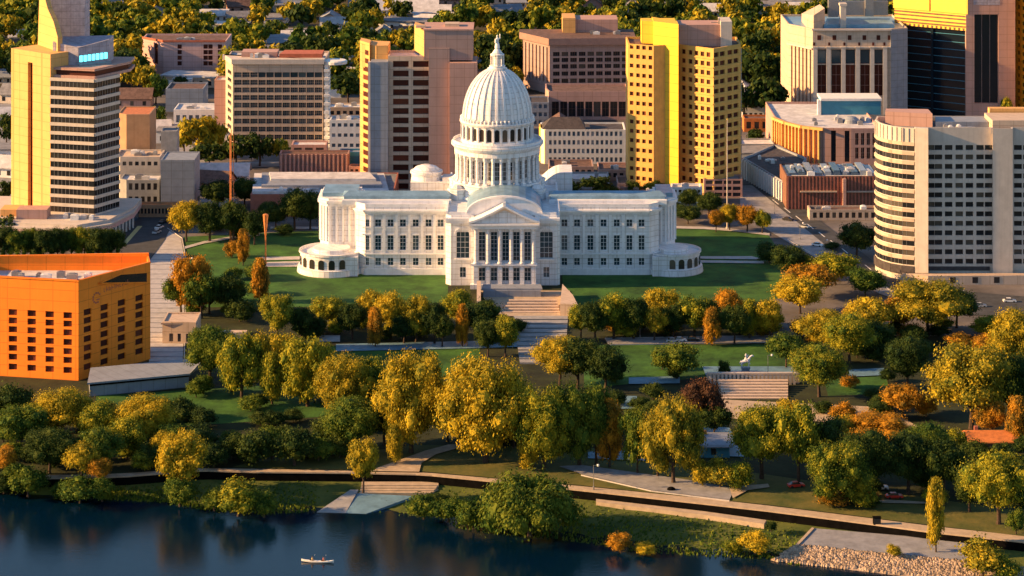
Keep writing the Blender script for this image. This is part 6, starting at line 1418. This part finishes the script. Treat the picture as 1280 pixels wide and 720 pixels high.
def car(x, y, col, rot, label):
    X_, Y_ = G(x, y)
    if col not in CP: CP[col] = car_proto(col); o = CP[col]; bpy.context.view_layer.update()
    else: o = copy_tree(CP[col])
    o.location = (X_, Y_, .02); o.rotation_euler.z = rot; o['label'] = label; o['category'] = 'car'; o['group'] = 'parked cars'
for a in [(196, 292, 'silver', 1.2, 'silver car nearest the walkway on the dark road behind the orange block'), (199, 286, 'white', 1.2, 'middle car of three parked beside the dark road behind the orange block'), (204, 279, 'black', 1.2, 'black car farthest along the dark road behind the orange block'),
          (850, 427, 'white', 0, 'white car on the park street left of the statue'), (866, 426.5, 'black', 0, 'black car on the park street behind the lawn'), (841, 428, 'silver', 0, 'silver car on the park street, leftmost of the three'),
          (1076, 352, 'blue', -.6, 'blue car on the avenue beside the curved tower'), (1022, 308, 'white', -.6, 'white car on the avenue halfway along the capitol lawn'), (985, 276, 'black', -.6, 'black car on the avenue beside the white piers'), (1005, 285, 'silver', 2.5, 'silver car on the avenue in front of the shop row'), (1050, 322, 'red', 2.5, 'red car on the avenue in front of the shop row'),
          (1262, 378, 'white', 0, 'white car on the intersection at right edge below the curved tower'), (1225, 384, 'silver', 0, 'silver car on the intersection below the curved tower'), (1088, 622, 'red', 0, 'left red car under the dark trees near the riverside lawn'), (1118, 623, 'red', 0, 'right red car under the dark trees near the riverside lawn'), (1100, 612, 'white', 0, 'white car behind the two red cars under the dark trees'),
          (995, 609, 'red', .2, 'red car among the trees left of the reddish shrub')]: car(*a)

# statue
def statue():
    X_, Y_ = G(932, 470); rt = root('horse_statue', 'white rearing horse statue on dark plinth on the blue plaza', 'statue', (X_, Y_, 0))
    b = MB(); b.box(-1.8, 1.8, -1, 1, 0, .6); b.box(-1.2, 1.2, -.7, .7, .6, 2.4); b.box(-1.4, 1.4, -.85, .85, 2.4, 2.7); b.build('plinth', M['bluegrey'], rt)
    me = bpy.data.meshes.new('horse')
    v = [(0, 0, 4.6), (.9, 0, 5.1), (1.5, 0, 6.1), (2.1, 0, 6.3), (2.5, 0, 6.0), (-.9, 0, 4.4), (-1.3, .3, 3.6), (-1.0, .3, 2.75), (-1.3, -.3, 3.6), (-1.0, -.3, 2.75), (1.0, .3, 4.1), (1.5, .3, 3.5), (1.0, -.3, 4.0), (.9, -.3, 2.8), (-1.5, 0, 4.6), (-1.9, 0, 3.7), (.1, 0, 5.6), (.1, 0, 6.4), (.15, 0, 6.9), (.9, .1, 6.6)]
    e = [(0, 1), (1, 2), (2, 3), (3, 4), (0, 5), (5, 6), (6, 7), (5, 8), (8, 9), (1, 10), (10, 11), (1, 12), (12, 13), (5, 14), (14, 15), (0, 16), (16, 17), (17, 18), (16, 19)]
    me.from_pydata(v, e, []); o = bpy.data.objects.new('horse', me); COL.objects.link(o); o.parent = rt; me.materials.append(M['marble'])
    md = o.modifiers.new('skin', 'SKIN'); rd = [.62, .55, .34, .3, .16, .6, .25, .14, .25, .14, .2, .12, .2, .12, .14, .08, .3, .3, .2, .1]
    for i, q in enumerate(rd): me.skin_vertices[0].data[i].radius = (q, q)
    me.skin_vertices[0].data[0].use_root = True
    s = o.modifiers.new('sub', 'SUBSURF'); s.levels = 1; s.render_levels = 1
statue()
# kayak with two paddlers
def kayak():
    X_, Y_ = G(397, 703, ZW); rt = root('kayak', 'long white kayak with two paddlers on the blue river', 'kayak', (X_, Y_, ZW), rot=-.12)
    b = MB(); n = 14; L = 4.1; rings = []
    for i in range(n+1):
        t = -1+2*i/n; w_ = .52*(1-abs(t)**2.4)+.02; x = t*L; zk = .08*abs(t)**3*4
        rings.append([b.vert(p) for p in ((x, -w_, .38+zk), (x, -w_*.8, .05+zk), (x, 0, -.12+zk), (x, w_*.8, .05+zk), (x, w_, .38+zk), (x, w_*.5, .46+zk), (x, -w_*.5, .46+zk))])
    for i in range(n):
        for k in range(7): j = (k+1) % 7; b.f.append([rings[i][k], rings[i][j], rings[i+1][j], rings[i+1][k]][::-1]); b.mi.append(0)
    b.f.append(rings[0]); b.f.append(rings[-1][::-1]); b.mi += [0, 0]
    b.build('hull', M['hull'], rt)
    for x in (-1.4, 1.4):
        b = MB(); b.lathe([(.45, .47), (.5, .56), (.42, .58), (.38, .47)], 14, (x, 0), 0, 0, 2*pi, 1.3, .7); b.build('cockpit_rim', M['tyre'], rt)
    return rt, X_, Y_
krt, kx, ky = kayak()
def paddler(dx, col, hair, label, up):
    ca, sa = cos(-.12), sin(-.12); rt = root('person', label, 'person', (kx+dx*ca, ky+dx*sa, ZW+.45), 'paddlers in the white kayak', rot=-.12)
    me = bpy.data.meshes.new('body')
    v = [(0, 0, .1), (.02, 0, .3), (.03, 0, .5), (.04, 0, .62), (.05, 0, .72), (.06, 0, .84), (.06, 0, .93), (.05, .2, .56), (.22, .3, .42), (.42, .22, .5+up), (.05, -.2, .56), (.22, -.3, .36), (.42, -.24, .42), (.25, .12, .1), (.55, .12, .14), (.25, -.12, .1), (.55, -.12, .14)]
    e = [(0, 1), (1, 2), (2, 3), (3, 4), (4, 5), (5, 6), (2, 7), (7, 8), (8, 9), (2, 10), (10, 11), (11, 12), (0, 13), (13, 14), (0, 15), (15, 16)]
    me.from_pydata(v, e, []); o = bpy.data.objects.new('body', me); COL.objects.link(o); o.parent = rt; o.scale = (1.05, 1.05, 1.1)
    me.materials.append(M['skin']); o.modifiers.new('skin', 'SKIN')
    rd = [.15, .14, .16, .06, .07, .11, .08, .07, .05, .035, .07, .05, .035, .09, .07, .09, .07]
    for i, q in enumerate(rd): me.skin_vertices[0].data[i].radius = (q, q)
    me.skin_vertices[0].data[0].use_root = True
    s = o.modifiers.new('sub', 'SUBSURF'); s.levels = 1; s.render_levels = 1
    b = MB(); b.lathe([(.16, .08), (.19, .3), (.23, .5), (.17, .64), (.07, .68)], 12, (.03, 0), 0, 0, 2*pi, .85, 1.15); b.build('shirt', M[col], rt, smooth=True)
    b = MB(); b.lathe([(.06, .86), (.14, .94), (.13, 1.02), (.07, 1.09), (0, 1.1)], 10, (.03, 0)); b.build('hair', M[hair], rt, smooth=True)
    pd = root('paddle', 'paddle held by the '+label.split(' in ')[0], 'paddle', (kx+(dx+.45)*ca, ky+(dx+.45)*sa, ZW+.45+.5+up/2), 'kayak paddles', rot=-.12)
    b = MB(); a = .35
    for s_ in (-1, 1): b.box(-.02, .02, min(0, s_*1.0), max(0, s_*1.0), -.02, .02)
    sh = b.build('shaft', M['tyre'], pd); sh.rotation_euler.x = a
    b = MB(); [b.box(-.02, .02, s_*1.0 if s_ > 0 else -1.4, 1.4 if s_ > 0 else -1.0, -.1, .1) for s_ in (-1, 1)]; bl = b.build('blade', M['white'], pd); bl.rotation_euler.x = a
paddler(-1.4, 'clothyel', 'hair', 'rear paddler in yellow top sitting in the white kayak', .0)
paddler(1.4, 'clothred', 'hair', 'front paddler in red top sitting in the white kayak', .12)

# benches / stone blocks on the promenade
b = MB(); p = G(1096, 655); o = root('utility_box', 'square black utility box on the promenade above the paved terrace', 'box', (p[0], p[1], 0))
b = MB(); b.box(-.95, .95, -.6, .6, 0, 1.7); b.box(-1.05, 1.05, -.7, .7, 1.7, 1.85); b.build('cabinet', M['darkwall'], o); b = MB(); b.box(-.85, .85, -.64, -.604, .15, 1.55); b.build('door', M['tyre'], o)
p = G(839, 613.5); o = root('boulder', 'small dark round boulder on the lavender path', 'boulder', (p[0], p[1], 0)); b = MB(); b.lathe([(.6, 0), (.95, .3), (.9, .7), (.5, 1.0), (0, 1.1)], 9, (0, 0), 0, 0, 2*pi, 1.2, .9); b.build('rock', M['darkwall'], o, smooth=True)

# ------------------------------------------------------------------ labels of trees and houses
ORD = ['first', 'second', 'third', 'fourth', 'fifth', 'sixth', 'seventh', 'eighth', 'ninth', 'tenth', 'eleventh', 'twelfth']
ZN = [ # x0,x1,y0,y1, phrase
 (-99, 40, -99, 345, 'left of the ochre shaft'), (40, 118, -99, 130, 'beside the lavender slab'), (118, 178, -99, 135, 'between lavender slab and pink block'), (178, 240, -99, 86, 'behind the pink block, left half'), (240, 290, -99, 86, 'behind the pink block, right half'), (178, 285, 86, 135, 'around the pink block foot'),
 (285, 345, -99, 75, 'above the pale slab office, left'), (345, 412, -99, 75, 'above the pale slab office, right'), (412, 460, -99, 140, 'between pale office and mauve tower'), (460, 518, -99, 60, 'above the mauve tower left part'), (518, 600, -99, 60, 'above the mauve tower penthouse'),
 (600, 650, -99, 130, 'behind the dome statue'), (650, 720, -99, 45, 'above the brown hotel, left'), (720, 795, -99, 45, 'above the brown hotel, right'), (795, 860, -99, 45, 'above the yellow tower, left'), (860, 926, -99, 60, 'above the yellow tower, right'), (926, 985, -99, 60, 'left of the classical block, high up'), (926, 985, 60, 200, 'between yellow tower and classical block'),
 (985, 1060, -99, 60, 'above the classical block, left'), (1060, 1120, -99, 60, 'above the classical block, right'), (1240, 1400, -99, 200, 'by the golden right-edge tower'), (118, 215, 120, 240, 'behind the tan block'), (215, 360, 125, 225, 'below the pale slab office'),
 (-99, 180, 310, 345, 'before the striped tower podium'), (215, 345, 225, 345, 'between the avenue and library'), (325, 400, 225, 300, 'against the red library wall'), (660, 800, 200, 270, 'behind the capitol right wing'), (820, 975, 225, 300, 'beside the pale pole'), (215, 345, 345, 405, 'beside the upper walkway'),
 (320, 460, 370, 435, 'before the capitol left terrace'), (460, 560, 370, 440, 'before the capitol left wing'), (560, 650, 370, 450, 'left of the grand stairs'), (715, 850, 370, 430, 'before the capitol right wing'), (850, 975, 370, 435, 'before the capitol right lawn'), (940, 1110, 290, 395, 'along the avenue bend'),
 (1095, 1300, 395, 440, 'below the curved tower'), (960, 1110, 396, 500, 'right of the statue'), (1110, 1300, 440, 570, 'in the right-edge park grove'), (665, 790, 440, 500, 'beside the lower grand stairs'), (790, 915, 440, 550, 'left of the statue terrace'),
 (230, 410, 470, 512, 'right of the long shelter'), (410, 500, 500, 570, 'in the left centre belt'), (500, 600, 500, 582, 'by the curved cream path'), (600, 700, 550, 592, 'above the willow'), (700, 775, 560, 590, 'left of the lavender path'), (775, 860, 580, 610, 'along the lavender path'),
 (270, 450, 560, 590, 'in the dark thicket by the promenade'), (-99, 100, 500, 606, 'below the orange block, left'), (100, 170, 500, 606, 'below the orange block, right'), (170, 270, 550, 610, 'below the long shelter'), (440, 505, 570, 620, 'by the river steps'), (860, 960, 590, 620, 'at the lavender path end'), (940, 1075, 540, 640, 'right of the lavender path'), (1075, 1200, 540, 630, 'around the red cars'), (1200, 1400, 600, 672, 'right of the terrace poplar'),
 (-99, 200, 606, 640, 'on the left river bank'), (200, 400, 606, 660, 'on the bank left of the river steps'), (500, 620, 625, 665, 'between river steps and willow'), (620, 720, 655, 670, 'on the central river bank'), (720, 900, 680, 700, 'at the waterline right of the willow'), (900, 970, 640, 700, 'left of the boulder slope'), (1100, 1180, 680, 700, 'on the paved terrace'), (1190, 1300, 700, 740, 'right of the boulder slope')]
def zone(x, y):
    for a, b_, c, d, p in ZN:
        if a <= x < b_ and c <= y < d: return p
    return 'in the '+('far left' if x < 320 else 'left centre' if x < 640 else 'right centre' if x < 960 else 'far right')+(' suburb' if y < 130 else ' city blocks' if y < 300 else ' park')
KN = {'round': 'tree', 'vase': 'spreading tree', 'tall': 'narrow tree', 'willow': 'willow', 'bush': 'shrub'}
def relabel(items, words, plural, gname):
    gp = {}
    for t in items: gp.setdefault((words(t), zone(t['x'], t['y'])), []).append(t)
    for (w_, z_), L in gp.items():
        L.sort(key=lambda t: t['x'])
        for i, t in enumerate(L):
            if len(L) == 1: s = w_+' '+z_
            elif i == 0: s = 'leftmost '+w_+' '+z_
            elif i == len(L)-1: s = 'rightmost '+w_+' '+z_
            else: s = (ORD[i] if i < 12 else 'number %d' % (i+1))+' '+w_+' from the left '+z_
            t['o']['label'] = s; t['o']['group'] = gname(t)
relabel(TREES, lambda t: t['c']+' '+KN[t['k']]+(' of large crown' if t['w'] > 76 else ''), None, lambda t: ('shrubs in the park and on the bank' if t['cat'] == 'bush' else 'suburb trees beyond the towers' if t['y'] < 120 else 'park and street trees'))
relabel(HOUSES, lambda t: t['c']+' house', None, lambda t: 'suburban houses beyond the towers')

# ------------------------------------------------------------------ light, sky, camera
EL, AX, AY = 19.0, -0.997, -0.07
w = bpy.data.worlds.new('World'); SC.world = w; w.use_nodes = True
nt = w.node_tree; sk = nt.nodes.new('ShaderNodeTexSky'); sk.sky_type = 'NISHITA'; sk.sun_disc = False
sk.sun_elevation = R(EL); sk.sun_rotation = math.atan2(AX, AY); sk.air_density = 1.2; sk.dust_density = 0.4; sk.ozone_density = 3.0
nt.links.new(sk.outputs[0], nt.nodes['Background'].inputs[0]); nt.nodes['Background'].inputs[1].default_value = 0.066
sl = bpy.data.lights.new('sun', 'SUN'); sl.energy = 5.0; sl.angle = R(.6); sl.color = (1.0, .57, .22)
so = bpy.data.objects.new('sun', sl); COL.objects.link(so)
import mathutils
dv = mathutils.Vector((AX*cos(R(EL)), AY*cos(R(EL)), sin(R(EL)))); so.rotation_euler = dv.to_track_quat('Z', 'Y').to_euler(); so.location = (-300, 500, 300)
cd = bpy.data.cameras.new('camera'); cam = bpy.data.objects.new('camera', cd); COL.objects.link(cam); SC.camera = cam
cam.location = (0, 0, HC); cam.rotation_euler = (R(90), 0, 0); cd.sensor_width = 36; cd.lens = F/1280*36; cd.shift_y = (HY-360)/1280; cd.clip_start = 1; cd.clip_end = 20000
SC.view_settings.view_transform = 'Standard'; SC.view_settings.look = 'None'; SC.view_settings.gamma = 1; SC.view_settings.exposure = 1.45
SC.render.resolution_x = 1024; SC.render.resolution_y = 576
